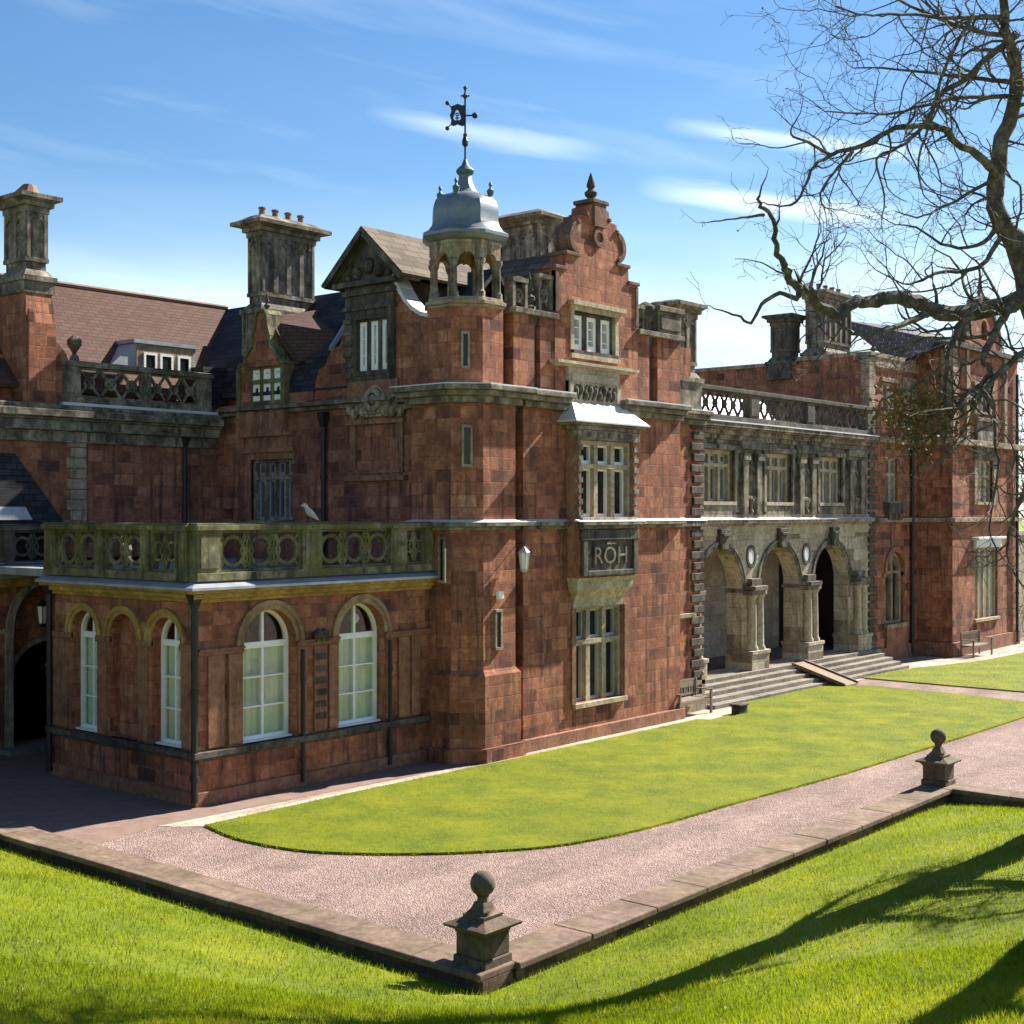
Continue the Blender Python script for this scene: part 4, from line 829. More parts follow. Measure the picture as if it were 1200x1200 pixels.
# low roof and skylight on the terrace at the far left
mb = slab([(-9.5, 9.0, 6.9), (-7.05, 9.0, 6.9), (-5.6, 9.0, 5.0), (-5.6, 8.85, 5.0), (-7.05, 7.6, 5.0), (-9.5, 7.6, 5.0)]); 
mb = slab([(-9.6, 9.09, 6.85), (-6.95, 9.09, 6.85), (-5.75, 8.98, 5.25), (-9.6, 8.98, 5.25)], 0.06); mb.raw_box(-9.6, -5.75, 8.99, 9.09, 4.3, 5.2)
lr = P(mb, 'roof', 'dark_slate', 'low dark lean-to roof at the far left')
b = slab([(-9.4, 8.98, 5.62), (-6.75, 8.98, 5.62), (-6.6, 8.93, 5.32), (-9.4, 8.93, 5.32)], 0.03); P(b, 'skylight', 'lead', parent=lr)
# porch below, with the dark door
mb = MB('v', 9.0); mb.plate(rect(-20, -4.0, 0, 4.1), [arched(-6.92, -5.1, 0.02, 1.65, 0.82)], 0.3, 0.6); mb.plate(rect(-20, -4.0, 0.0, 4.1), [arched(-7.05, -4.97, -0.0+0.01, 2.85)], 0.0, 0.3)
P(mb, 'wall', 'red_sandstone', 'shaded porch wall around the dark doorway')
mb = MB('v', 9.0); mb.ring(-6.01, 2.85, 1.04, 1.22, -0.05, 0.02, 0, 180, 20); mb.ring(-6.01, 1.65, 0.90, 1.02, 0.25, 0.32, 0, 180, 20, 0.9); mb.box(-7.3, -7.05, -0.06, 0.1, 2.72, 2.85); mb.box(-12, -7.3, -0.04, 0.1, 2.72, 2.83)
mb.box(-7.25, -7.05, -0.03, 0.1, 0, 2.72)
P(mb, 'door_arch', 'buff_stone')
dr = P(MB('v', 9.0).box(-6.95, -5.0, 0.6, 0.66, 0, 2.6), 'door', 'dark_door', 'black arched porch door')
P(MB('v', 9.0).sphere((-5.85, 9.55, 1.85), 0.06), 'handle', 'lead_pale', parent=dr)
P(MB('v', 9.0).box(-7.4, -4.8, -0.5, 0.6, 0, 0.12), 'step', 'step_stone')
mb = MB('v', 9.0); mb.box(-20, -4.0, -0.35, 0.1, 4.0, 4.16); P(mb, 'flashing', 'lead', 'lead edge of the porch roof'); 
P(MB('v', 9.0).box(-20, -4.0, -0.2, 0.1, 3.8, 4.0), 'cornice', 'ochre_stone')
balustrade('v', 8.70, 4.18, 5.22, [(-9.0, -8.7), (-7.45, -7.2), (-6.2, -5.9)], [(-8.7, -7.45), (-7.2, -6.2)], 'sooty_stone', 0, 'dark balustrade above the porch')
mb = MB(); mb.raw_box(-20, -5.0, 8.66, 9.1, 4.162, 4.35); P(mb, 'roof_deck', 'lead')

# ---- orangery
OU, OV, OE, OB = -7.9, 1.05, -1.3, 5.95
r_ = 0.66; wc = (-6.14, -3.67); zs0, zs1 = 1.02, 2.93
mb = MB('v', OV); mb.plate(rect(OU, OE, 0, 4.0), [arched(c-r_, c+r_, zs0, zs1, n=20) for c in wc], 0, 0.4)
P(mb, 'wall', 'red_sandstone', 'front wall of the orangery with two round-headed windows')
lc = (1.98, 3.37, 4.76); lr_ = 0.47
mb = MB('u', OU); mb.plate(rect(OV+0.003, OB, 0, 3.998), [arched(c-lr_, c+lr_, zs0, 3.02, n=18) for c in lc], 0.003, 0.4)
P(mb, 'wall', 'red_sandstone', 'left wall of the orangery with two windows and a blind arch')
mb = MB(); mb.raw_box(OU+0.1, OE, OB-0.4, OB-0.004, 0, 3.99); mb.raw_box(-5.4, -1.0, OB, 9.0, 0, 4.2); mb.raw_box(OU+0.42, OE, OV+0.42, OB-0.42, 0, 0.2); 
P(mb, 'wall', 'red_sandstone', 'back walls of the orangery')
mb = MB('u', OU); mb.prism(arched(lc[1]-lr_-0.05, lc[1]+lr_+0.05, zs0-0.05, 3.02), 0.22, 0.5); P(mb, 'blind_arch', 'red_sandstone_small', 'red stone filling of the blind arch')
mb = MB(); mb.raw_box(OU, OE, OV, OB, 4.0, 4.14); mb.raw_box(OU, -1.0, OB-0.2, 8.9, 4.14, 4.3); P(mb, 'roof_deck', 'lead', 'flat lead roof of the orangery')
def around(b, z0, z1, out): b.raw_box(OU-out, OE-0.3, OV-out, OV+0.1, z0, z1); b.raw_box(OU-out, OU+0.1, OV+0.1, OB+out*0.5, z0, z1)
mb = MB(); around(mb, 3.80, 3.88, 0.08); around(mb, 3.88, 3.98, 0.17); around(mb, 3.98, 4.05, 0.24)
P(mb, 'cornice', 'ochre_stone', 'ochre mossy cornice of the orangery', bevel=0.015)
mb = MB(); P_ = [(OU-0.34, OV-0.34), (OE-0.3, OV-0.34), (OE-0.3, OV+0.2), (OU+0.2, OV+0.2), (OU+0.2, OB+0.1), (OU-0.34, OB+0.1)]
mb.raw_box(OU-0.34, OE-0.25, OV-0.34, OV+0.1, 4.05, 4.10); mb.raw_box(OU-0.34, OU+0.1, OV+0.1, OB+0.1, 4.05, 4.10)
mb.add([(OU-0.34, OV-0.34, 4.10), (OE-0.25, OV-0.34, 4.10), (OE-0.25, OV, 4.22), (OU, OV, 4.22)], [(0, 1, 2, 3)]); mb.add([(OU-0.34, OV-0.34, 4.10), (OU, OV, 4.22), (OU, OB+0.1, 4.22), (OU-0.34, OB+0.1, 4.10)], [(0, 1, 2, 3)])
P(mb, 'flashing', 'lead', 'blue-grey lead skirt round the orangery roof')
mb = MB('v', OV)
for c in wc:
    mb.ring(c, zs1, r_+0.002, r_+0.10, -0.03, 0.1, 0, 180, 24); mb.ring(c, zs1, r_+0.10, r_+0.19, -0.06, 0.1, 0, 180, 24)
P(mb, 'arch_moulding', 'tan_stone', 'tan arch mouldings of the orangery front')
mb = MB('u', OU)
for c in lc: mb.ring(c, 3.02, lr_+0.002, lr_+0.08, -0.03, 0.1, 0, 180, 20); mb.ring(c, 3.02, lr_+0.08, lr_+0.17, -0.06, 0.1, 0, 180, 20)
P(mb, 'arch_moulding', 'ochre_stone', 'ochre arch mouldings on the left of the orangery')
mb = MB('v', OV); edges = [(-7.9, -6.14-r_), (-6.14+r_, -3.67-r_), (-3.67+r_, -1.6)]
for a0, a1 in edges: mb.box(a0+0.02, a1, -0.05, 0.05, 2.80, 2.93); mb.box(a0+0.02, a1-0.0, -0.09, 0.05, 2.885, 2.93)
for a0, a1 in ((-7.66, -7.28), (-7.18, -6.84), (-5.44, -5.22), (-5.02, -4.68), (-4.62, -4.36), (-2.97, -2.82), (-2.6, -2.28), (-2.2, -1.95)): mb.box(a0, a1, -0.055, 0.05, 1.06, 2.80)
P(mb, 'pilaster', 'red_trim', 'pilaster strips between the orangery windows', bevel=0.012)
mb = MB('v', OV)
for a in (-4.85,):
    for k in range(5): mb.sphere(mb.pt(a-0.14+0.07*k, -0.07, 2.98+0.05*(k % 2)), 0.075, 8, 1.5)
    for k in range(6): mb.box(a-0.13, a+0.13, -0.08, 0, 1.3+0.24*k, 1.42+0.24*k)
P(mb, 'carving', 'sooty_stone', 'grey carved capital between the orangery windows')
mb = MB('u', OU); ed = [(OV, lc[0]-lr_), (lc[0]+lr_, lc[1]-lr_), (lc[1]+lr_, lc[2]-lr_), (lc[2]+lr_, OB)]
for a0, a1 in ed: mb.box(a0+(0.06 if a0 == OV else 0), a1, -0.06, 0.05, 2.90, 3.02); mb.box(a0+0.10, a1-0.05, -0.04, 0.05, 1.06, 2.90)
P(mb, 'pilaster', 'red_trim', 'pilaster strips on the left wall of the orangery', bevel=0.012)
mb = MB(); around(mb, 0.90, 1.02, 0.13); around(mb, 0.84, 0.90, 0.07); P(mb, 'sill_course', 'sooty_stone', 'dark stained sill band of the orangery', bevel=0.012)
mb = MB(); around(mb, 0, 0.26, 0.05); P(mb, 'plinth', 'red_trim', bevel=0.012)
def round_window(ax, base, c, r, z0, zs, dep, cols, rows, label):
    b = MB(ax, base); t = 0.075; ro = r+0.03; tr = 0.10
    holes = []
    ri = r-t
    cw = (2*ri-(cols-1)*0.055)/cols; rh = (zs-tr-z0-0.10-(rows-1)*0.03)/rows
    for i in range(cols):
        for j in range(rows):
            x = c-ri+i*(cw+0.055); z = z0+0.10+j*(rh+0.03); holes.append(rect(x, x+cw, z, z+rh))
    if cols == 2:
        a0 = math.degrees(math.asin(0.03/ri))
        holes.append([(c+0.0275, zs+0.02)] + [p for p in arc(c, zs+0.02, ri, 0, 90-a0, 10)])
        holes.append([p for p in arc(c, zs+0.02, ri, 90+a0, 180, 10)] + [(c-0.0275, zs+0.02)])
    b.plate(arched(c-ro, c+ro, z0, zs, n=20), holes, dep, dep+0.09)
    wn = P(b, 'window', 'white_paint', label)
    b = MB(ax, base); b.prism(arched(c-ro, c+ro, z0, zs, n=20), dep+0.05, dep+0.056); P(b, 'pane', 'clear_glass', parent=wn)
    b = MB(ax, base); b.box(c-ro-0.02, c+ro+0.02, dep-0.12, dep+0.1, z0-0.06, z0+0.035); P(b, 'sill', 'white_paint', parent=wn)
    # gathered curtains hanging inside
    b = MB(ax, base); n = 60; vs = []
    for k in range(n+1):
        a = c-ro-0.1+(2*ro+0.2)*k/n; d = dep+0.13+0.02*math.sin(k*0.9)+0.012*math.sin(k*2.3)
        vs += [b.pt(a, d, z0-0.05), b.pt(a, d, zs-0.02)]
    b.add(vs, [(2*k, 2*k+2, 2*k+3, 2*k+1) for k in range(n)]); P(b, 'curtain', 'curtain', parent=wn, smooth=True)
    return wn
round_window('v', OV, wc[0], r_, zs0, zs1, 0.22, 2, 3, 'white round-headed orangery window nearest the outer corner')
round_window('v', OV, wc[1], r_, zs0, zs1, 0.22, 2, 3, 'white round-headed orangery window nearest the turret')
for c, t in ((lc[0], 'white round-headed window on the left wall nearest the corner'), (lc[2], 'white round-headed window on the left wall nearest the porch')):
    round_window('u', OU, c, lr_, zs0, 3.02, 0.22, 2, 3, t)
mb = MB('v', OV); mb.sphere((-3.42, OV+0.5, 3.22), 0.12, 12); P(mb, 'ceiling_lamp', 'curtain', 'round lampshade inside the orangery fanlight', smooth=True)
bz0, bz1 = 4.2, 5.29
balustrade('v', OV-0.12, bz0, bz1, [(-7.98, -7.42), (-5.42, -4.92), (-2.94, -2.46), (-1.85, -1.62)], [(-7.42, -5.42), (-4.92, -2.94), (-2.46, -1.85)], 'mossy_stone', 0, 'mossy strapwork balustrade on the orangery front')
balustrade('u', OU-0.12, bz0, bz1-0.004, [(1.14, 1.5), (2.35, 2.6), (3.9, 4.15), (5.6, 6.0)], [(1.5, 2.35), (2.6, 3.9), (4.15, 5.6)], 'mossy_stone', 0, 'mossy strapwork balustrade on the left of the orangery')
pipe(-7.97, 1.0, 0.1, 3.75, 0.065); pipe(-5.35, 0.97, 0.1, 2.75, 0.045, False); pipe(-2.9, 0.97, 0.1, 2.75, 0.045, False); pipe(OU-0.1, 5.9, 0.1, 3.8, 0.06)

# ---- loggia with three arches, storey above
AV = 1.8; ac = (11.95, 15.59, 19.24); ar = 1.29; sp = 3.12; A0, A1 = 8.7, 22.2
mb = MB('v', AV); mb.plate(rect(A0, A1, 0.0, 5.10), [arched(c-ar, c+ar, 0.62, sp, n=24) for c in ac], 0, 0.55)
lg = P(mb, 'loggia', 'loggia_stone', 'three-arched stone loggia')
mb = MB('v', AV)
for c in ac:
    mb.ring(c, sp, ar+0.002, ar+0.13, -0.03, 0.1, 0, 180, 28); mb.ring(c, sp, ar+0.13, ar+0.2, -0.07, 0.1, 0, 180, 28)
P(mb, 'arch_moulding', 'weathered_stone', parent=lg)
for c in ac:
    b = MB('v', AV); b.prism([(c-0.17, 4.36), (c+0.17, 4.36), (c+0.26, 4.98), (c-0.26, 4.98)], -0.2, 0.1); b.box(c-0.2, c+0.2, -0.25, 0, 4.75, 4.85)
    P(b, 'keystone', 'sooty_stone', parent=lg, bevel=0.02)
for c in (13.77, 17.41):
    b = MB('v', AV); b.ring(c, 4.10, 0.20, 0.29, -0.05, 0.1, n=20, ry=1.25); P(b, 'roundel', 'sooty_stone', parent=lg)
    b = MB('v', AV); b.prism([(x, z) for x, z in arc(c, 4.10, 0.17, 0, 360, 18, 0.23)][:-1], -0.03, 0.05); P(b, 'roundel_disc', 'lead_pale', parent=lg)
P(MB('v', AV).box(A0, A1, -0.04, 0.1, 4.78, 5.09), 'frieze', 'cream_stone', parent=lg)
for c, hw in ((10.12, 0.5), (13.77, 0.52), (17.41, 0.52), (21.12, 0.52)):
    b = MB('v', AV); b.box(c-hw-0.05, c+hw+0.05, -0.40, 0.62, 0.28, 0.42); b.box(c-hw-0.02, c+hw+0.02, -0.36, 0.6, 0.42, 1.08); b.box(c-hw-0.05, c+hw+0.05, -0.40, 0.63, 1.08, 1.2); b.box(c-0.4, c+0.4, -0.07, 0.02, 1.2, 2.95)
    P(b, 'pedestal', 'loggia_stone', parent=lg, bevel=0.015)
    b = MB('v', AV); b.box(c-hw-0.02, c+hw+0.02, -0.03, 0.62, 2.98, 3.12); b.box(c-hw+0.05, c+hw-0.05, -0.33, 0.02, 2.92, 3.06); b.box(c-0.40, c+0.40, -0.40, 0.02, 3.06, 3.2); b.box(c-0.3, c+0.3, -0.22, 0.02, 3.2, 3.42)
    P(b, 'capital', 'weathered_stone', parent=lg, bevel=0.015)
    for s in (-1, 1):
        P(MB().lathe([(0.19, 1.2), (0.19, 1.28), (0.155, 1.34), (0.145, 1.4), (0.14, 2.0), (0.125, 2.78), (0.13, 2.8), (0.155, 2.84), (0.17, 2.92)], (c+s*0.22, AV-0.18, 0), 16), 'column', 'cream_stone', parent=lg, smooth=True)
mb = MB('v', AV); mb.box(A0, A1, 2.6, 2.9, 0.5, 5.1); mb.box(A0-0.2, A0, 0.55, 2.9, 0.5, 5.1); mb.box(A1, A1+0.2, 0.55, 2.9, 0.5, 5.1); P(mb, 'wall', 'plaster', 'plain back wall inside the loggia')
mb = MB('v', AV); mb.box(A0, A1, 0.0, 2.6, 5.1, 5.14); P(mb, 'ceiling', 'plaster')
d_ = P(MB('v', AV).box(20.3, 20.75, 2.54, 2.6, 0.6, 3.6), 'door', 'dark_door', 'narrow dark door in the back of the loggia')
P(MB('u', 22.2).box(2.5, 4.3, -0.06, 0.0, 0.6, 4.2), 'door', 'dark_door', 'dark end door of the loggia')
mb = MB('v', AV); mb.box(A0, A1, -0.45, 2.6, 0.0, 0.60)
for k in range(4): mb.box(8.95, 21.9, -0.45-0.30*(k+1), -0.45-0.30*k, 0.0, 0.60-0.12*(k+1) + (0 if k < 4 else 0))
P(mb, 'steps', 'step_stone', 'shallow stone steps up to the loggia', bevel=0.012)
# first floor
wx = ((10.9, 12.72), (14.66, 16.36), (18.3, 19.98))
mb = MB('v', AV); mb.plate(rect(A0, A1, 5.1, 8.0), [rect(a0, a1, 5.82, 7.38) for a0, a1 in wx], 0.0, 0.4)
P(mb, 'wall', 'weathered_stone', 'first-floor wall above the loggia')
for (a0, a1), t in zip(wx, ('left', 'middle', 'right')):
    window('v', AV, a0, a1, 5.82, 7.38, 3, 6.92, 'cream_stone', 'grey_paint', 0.14, 0.13, 0.12, t+' three-light window above the loggia')
    b = MB('v', AV); b.box(a0-0.16, a0, -0.08, 0.05, 5.5, 7.4); b.box(a1, a1+0.16, -0.08, 0.05, 5.5, 7.4); b.box(a0-0.2, a1+0.2, -0.1, 0.05, 7.4, 7.55); b.box(a0-0.05, a1+0.05, -0.05, 0.05, 5.42, 5.7)
    P(b, 'window_surround', 'weathered_stone', bevel=0.012)
for c in (13.68, 17.33, 21.0, 10.15):
    b = MB('v', AV)
    for s in (-1, 1): b.box(c+s*0.42-0.15, c+s*0.42+0.15, -0.14, 0.05, 5.42, 7.1); b.box(c+s*0.42-0.2, c+s*0.42+0.2, -0.2, 0.05, 7.1, 7.32)
    b.box(c-0.7, c+0.7, -0.17, 0.05, 7.45, 7.7); b.ring(c, 6.75, 0.16, 0.25, -0.06, 0.05, 0, 180, 12); b.box(c-0.27, c+0.27, -0.1, 0.05, 5.9, 6.0); b.lathe([(0.05, 5.42), (0.1, 5.5), (0.05, 5.6), (0.12, 5.85), (0.12, 5.9)], (c, AV-0.06, 0), 10)
    P(b, 'pilaster', 'weathered_stone', 'twin pilasters with a niche between the loggia windows', bevel=0.012)
mb = MB('v', AV); mb.box(A0, A1, -0.10, 0.1, 7.7, 7.85); mb.box(A0, A1, -0.2, 0.1, 7.85, 8.0); mb.box(A0, A1, -0.38, 0.3, 8.06, 8.2); mb.box(A0, A1, -0.3, 0.1, 8.0, 8.06); P(mb, 'cornice', 'weathered_stone', bevel=0.012)
P(MB('v', AV).box(A0, A1, -0.40, 0.2, 8.2, 8.24), 'flashing', 'lead_pale', 'pale lead edge above the loggia cornice')
mb = MB('v', AV); mb.box(A0, A1, -0.22, 0.1, 5.16, 5.26); mb.box(A0, A1, -0.12, 0.1, 5.08, 5.16); mb.box(A0, A1, -0.05, 0.05, 5.28, 5.42); P(mb, 'string_course', 'buff_stone', 'pale ledge over the loggia arches'); mb = MB(); ledge(A0, A1, AV, 0.24, 5.265, 5.345); P(mb, 'flashing', 'lead_pale')
balustrade('v', AV-0.15, 8.24, 9.28, [(9.2, 9.7), (13.4, 14.0), (17.1, 17.7), (21.6, 22.1)], [(9.7, 13.4), (14.0, 17.1), (17.7, 21.6)], 'sooty_stone', 1, 'lattice balustrade over the loggia')
mb = MB(); mb.raw_box(8.78, 22.2, 2.35, 4.39, 5.14, 8.2); mb.raw_box(8.78, 22.2, 4.7, 9.6, 0, 8.2); P(mb, 'roof_deck', 'lead', 'flat roof behind the lattice balustrade')
b = slab([(10.2, 3.0, 8.3), (18.0, 3.0, 8.3), (18.0, 3.75, 9.3), (10.2, 3.75, 9.3)]); b.raw_box(10.2, 18.0, 3.75, 4.0, 8.2, 9.3); P(b, 'bright_backing', 'lead_pale', 'white sloping sheet added behind the lattice balustrade to show bright through it')  # added sheet, sloped to catch the sun and show white through the lattice

# ---- right wing
SV = 1.8
mb = MB('v', SV); mb.plate(rect(22.2, 26.4, 0, 11.2), [arched(23.62, 25.15, 1.35, 3.25), rect(23.62, 24.62, 5.9, 7.5), rect(23.30, 24.5, 9.2, 10.3)], 0, 0.4)
P(mb, 'wall', 'red_sandstone', 'shaded wall right of the loggia')
mb = MB('u', 22.2); mb.box(2.2, 4.6, 0, 0.4, 8.2, 11.2); mb.box(4.6, 12, 0.003, 0.4, 8.2, 11.05); P(mb, 'wall', 'red_sandstone', 'dark side wall above the flat roof')
mb = MB(); mb.raw_box(22.15, 26.1, SV-0.1, 2.4, 11.15, 11.3); mb.raw_box(22.12, 22.7, 2.4, 4.7, 11.15, 11.3); mb.raw_box(22.1, 22.7, 4.7, 12, 11.02, 11.16); P(mb, 'coping', 'buff_stone', 'pale coping of the right wing')
mb = MB(); mb.raw_box(22.6, 34, 2.2, 12, 0, 11.0); mb.raw_box(26.7, 33.2, 0.8, 2.2, 0, 11.9); P(mb, 'wall', 'red_sandstone', 'inner walls of the right wing')
mb = MB('v', SV); z = 0.5; k = 0
while z < 8.0: mb.box(22.1, 22.75 if k % 2 else 22.6, -0.07, 0.2, z, z+0.2); z += 0.3; k += 1
P(mb, 'quoins', 'sooty_stone', 'dark rusticated quoins right of the loggia', bevel=0.02)
mb = MB('v', SV); z = 8.35
while z < 11.1: mb.box(22.12, 22.62, -0.05, 0.3, z, z+0.27); z += 0.28
P(mb, 'quoins', 'buff_stone', 'pale quoins of the right attic', bevel=0.012)
b = MB('v', SV); b.plate(arched(23.62, 25.15, 1.35, 3.25), [rect(23.74, 24.31, 1.45, 3.2), rect(24.46, 25.03, 1.45, 3.2), [(24.46, 3.3)] + arc(24.385, 3.3, 0.62, 0, 80, 8), arc(24.385, 3.3, 0.62, 100, 180, 8) + [(24.31, 3.3)]], 0.12, 0.3)
wn = P(b, 'window', 'buff_stone', 'round-headed window right of the loggia'); P(MB('v', SV).prism(arched(23.62, 25.15, 1.35, 3.25), 0.31, 0.32), 'pane', 'window_glass', parent=wn); P(MB('v', SV).box(23.5, 25.3, -0.12, 0.2, 1.2, 1.34), 'sill', 'buff_stone', parent=wn)
b = MB('v', SV); b.ring(24.385, 3.25, 0.77, 0.95, -0.06, 0.1, 0, 180, 20); b.box(23.3, 23.62, -0.05, 0.1, 3.1, 3.25); b.box(25.15, 25.5, -0.05, 0.1, 3.1, 3.25); P(b, 'arch_moulding', 'red_trim')
P(MB('v', SV).box(22.8, 26.4, -0.08, 0.1, 0, 0.5).box(23.5, 25.3, -0.1, 0, 0.5, 1.2), 'plinth', 'red_trim')
window('v', SV, 23.62, 24.62, 5.9, 7.5, 2, 6.9, 'cream_stone', 'grey_paint', 0.12, 0.08, 0.1, 'two-light first-floor window right of the loggia')
P(MB('v', SV).box(23.4, 24.9, -0.25, 0.1, 5.45, 5.85).box(23.55, 24.75, -0.15, 0.1, 5.2, 5.45), 'window_ledge', 'sooty_stone')
window('v', SV, 23.30, 24.5, 9.2, 10.3, 2, None, 'buff_stone', 'white_paint', 0.13, 0.1, 0.1, 'attic window right of the loggia', sashw=0.08)
b = MB('v', SV); b.box(23.15, 24.65, -0.1, 0.1, 10.3, 10.45); b.box(22.6, 26.4, -0.07, 0.1, 10.8, 11.15); b.box(25.0, 26.3, -0.06, 0.05, 8.5, 10.6); P(b, 'window_surround', 'buff_stone')
RV = 0.4; RU0, RU1 = 26.4, 33.3
mb = MB('v', RV); mb.plate(rect(RU0, RU1, 0, 11.95), [rect(28.6, 31.05, 1.30, 4.1), rect(28.75, 30.45, 5.9, 7.55), rect(28.8, 30.1, 9.45, 10.3)], 0, 0.4)
P(mb, 'wall', 'red_sandstone', 'sunlit front of the right wing')
P(MB('u', RU0).box(RV+0.4, SV, 0.0, 0.3, 0, 11.9), 'wall', 'red_sandstone', 'shaded return wall of the right wing')
window('v', RV, 28.6, 31.05, 1.30, 4.1, 4, None, 'cream_stone', 'white_paint', 0.1, 0.1, 0.1, 'tall four-light ground-floor window of the right wing', glaze=0.9)
window('v', RV, 28.75, 30.45, 5.9, 7.55, 3, 6.9, 'cream_stone', 'white_paint', 0.1, 0.1, 0.1, 'first-floor window of the right wing')
window('v', RV, 28.8, 30.1, 9.45, 10.3, 2, None, 'buff_stone', 'white_paint', 0.1, 0.08, 0.1, 'attic window of the right wing', sashw=0.08)
b = MB('v', RV); b.box(28.3, 31.4, -0.3, 0.1, 4.42, 4.52); b.box(28.5, 31.2, -0.12, 0.05, 4.1, 4.42); P(b, 'window_hood', 'lead_pale', 'pale hood over the right-wing window', bevel=0.015)
b = MB('v', RV); b.box(28.6, 30.6, -0.12, 0.05, 7.75, 9.05); b.box(28.5, 30.7, -0.2, 0.05, 9.05, 9.2); b.box(28.4, 30.8, -0.1, 0.05, 7.55, 7.75); P(b, 'carved_panel', 'weathered_stone', bevel=0.02)
for z0, z1, o, m, nm in ((5.12, 5.28, 0.15, 'buff_stone', 'string_course'), (8.05, 8.28, 0.25, 'buff_stone', 'cornice'), (0, 0.55, 0.09, 'red_trim', 'plinth'), (11.75, 11.95, 0.2, 'sooty_stone', 'coping')):
    b = MB('v', RV); b.box(RU0-o, RU1+o, -o, 0.1, z0, z1); b2 = MB('u', RU0); b2.box(RV+0.1, SV-0.02, -o, 0.1, z0, z1); b.add(b2.v, b2.f)
    if nm != 'coping': b3 = MB('v', SV); b3.box(22.75, RU0-o, -o*0.8, 0.1, z0, z1); b.add(b3.v, b3.f) if nm != 'plinth' else None
    P(b, nm, m, bevel=0.012)
mb = slab([(24.8, 2.0, 11.1), (26.4, 0.5, 11.95), (33.4, 0.5, 11.95), (33.4, 5, 13.6), (26.4, 5, 13.2)]); P(mb, 'roof', 'dark_slate', 'dark roof of the right wing')
pipe(25.75, SV-0.1, 0.1, 7.8, 0.07); pipe(33.0, RV-0.1, 0.1, 11.2, 0.06, False)
chimney(22.2, 22.95, 5.02, 5.75, 10.5, 12.95, 0.7, 'sooty_stone', 'small chimney on the dark side wall', pots=0, cap=0.28, capt=0.4)
chimney(22.8, 25.0, 3.9, 4.6, 11.0, 13.9, 0.5, 'weathered_stone', 'broad chimney half hidden by the bare branches', pots=4, cap=0.25, capt=0.5)
gr_ = [(-2.0, 11.9), (2.0, 11.9), (2.0, 12.35), (1.7, 12.4), (1.6, 12.75), (1.2, 12.9), (1.05, 13.3), (0.7, 13.45), (0.62, 13.8), (0.3, 13.95), (-0.3, 13.95), (-0.62, 13.8), (-0.7, 13.45), (-1.05, 13.3), (-1.2, 12.9), (-1.6, 12.75), (-1.7, 12.4), (-2.0, 12.35)]
mb = MB('v', RV); mb.plate([(29.6+a, z) for a, z in gr_], [arched(29.3, 29.9, 12.3, 12.8)], 0.0, 0.4); g2 = P(mb, 'gable', 'red_sandstone_small', 'shaped gable of the right wing behind the branches')
mb = MB('v', RV)
for p, q in zip(gr_[2:], gr_[3:]): mb.bar((29.6+p[0], p[1]+0.02), (29.6+q[0]+1e-4, q[1]+0.02), 0.12, -0.07, 0.45)
P(mb, 'coping', 'weathered_stone', parent=g2); P(MB('v', RV).box(29.25, 29.95, 0.2, 0.22, 12.25, 13.2), 'pane', 'window_glass', parent=g2); finial((29.6, RV+0.2, 14.0), 0.8, 'sooty_stone', g2)
mb = MB('v', RV); z = 8.35; k = 0
while z < 11.6: mb.box(RU0-0.04, RU0+(0.5 if k % 2 else 0.36), -0.04, 0.45, z, z+0.27); z += 0.28; k += 1
P(mb, 'quoins', 'buff_stone', 'pale quoins of the right wing attic', bevel=0.012)
mb = MB('v', RV)
for a in (27.6, 31.6): mb.box(a, a+0.3, -0.09, 0.05, 8.3, 11.75)
mb.box(28.4, 30.5, -0.1, 0.05, 10.35, 10.6); mb.box(28.5, 28.8, -0.07, 0.05, 9.3, 10.35); mb.box(30.1, 30.4, -0.07, 0.05, 9.3, 10.35); mb.box(28.45, 28.75, -0.07, 0.05, 5.8, 7.55); mb.box(30.45, 30.75, -0.07, 0.05, 5.8, 7.55)
P(mb, 'window_surround', 'buff_stone', 'pale stone trim of the right wing')
finial((23.4, 2.2, 11.28), 0.8, 'sooty_stone'); 
mb = MB(); mb.tube([(11.5, 7.5, 8.2), (11.5, 7.5, 11.9)], 0.02, 5); mb.tube([(11.5, 7.5, 11.8), (11.9, 7.4, 12.0), (12.3, 7.3, 11.95), (12.5, 7.25, 11.5), (12.5, 7.25, 8.2)], 0.02, 5); P(mb, 'roof_rail', 'cast_iron', 'thin metal rail on the flat roof')

mb = MB('v', 1.2); mb.box(33.35, 52, 0, 0.4, 0, 4.5); P(mb, 'wall', 'cream_stone', 'pale low wall running on past the right wing'); mb = MB('v', 1.2); mb.box(33.35, 52, -0.08, 0.48, 4.5, 4.68); P(mb, 'coping', 'cream_stone')

# ------------------------------------------------------------------ low boundary wall with ball finials
GW = empty('garden_wall', (-11.7, -9.3, 0), 'low coped stone wall zigzagging between the gravel and the grass bank', 'wall')
rnd = random.Random(3)
def run(along, fixed, t0, t1):
    b = MB(); t = t0
    lo, hi = fixed
    while t < t1-0.01:
        e = min(t1, t+rnd.uniform(1.0, 1.5)); e = t1 if t1-e < 0.5 else e
        j = rnd.uniform(-0.008, 0.008); k = rnd.uniform(-0.008, 0.008)
        if along == 'u': b.raw_box(t+0.003, e-0.003, lo-0.05+k, hi+0.02+k, 0.11+j, 0.20+j)
        else: b.raw_box(lo-0.05+k, hi+0.02+k, t+0.003, e-0.003, 0.11+j, 0.20+j)
        t = e
    b.build('coping', 'coping_stone', GW, bevel=0.018)
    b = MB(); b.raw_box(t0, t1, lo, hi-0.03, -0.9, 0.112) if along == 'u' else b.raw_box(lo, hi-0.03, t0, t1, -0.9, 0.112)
    b.build('wall_face', 'shaded_stone', GW)
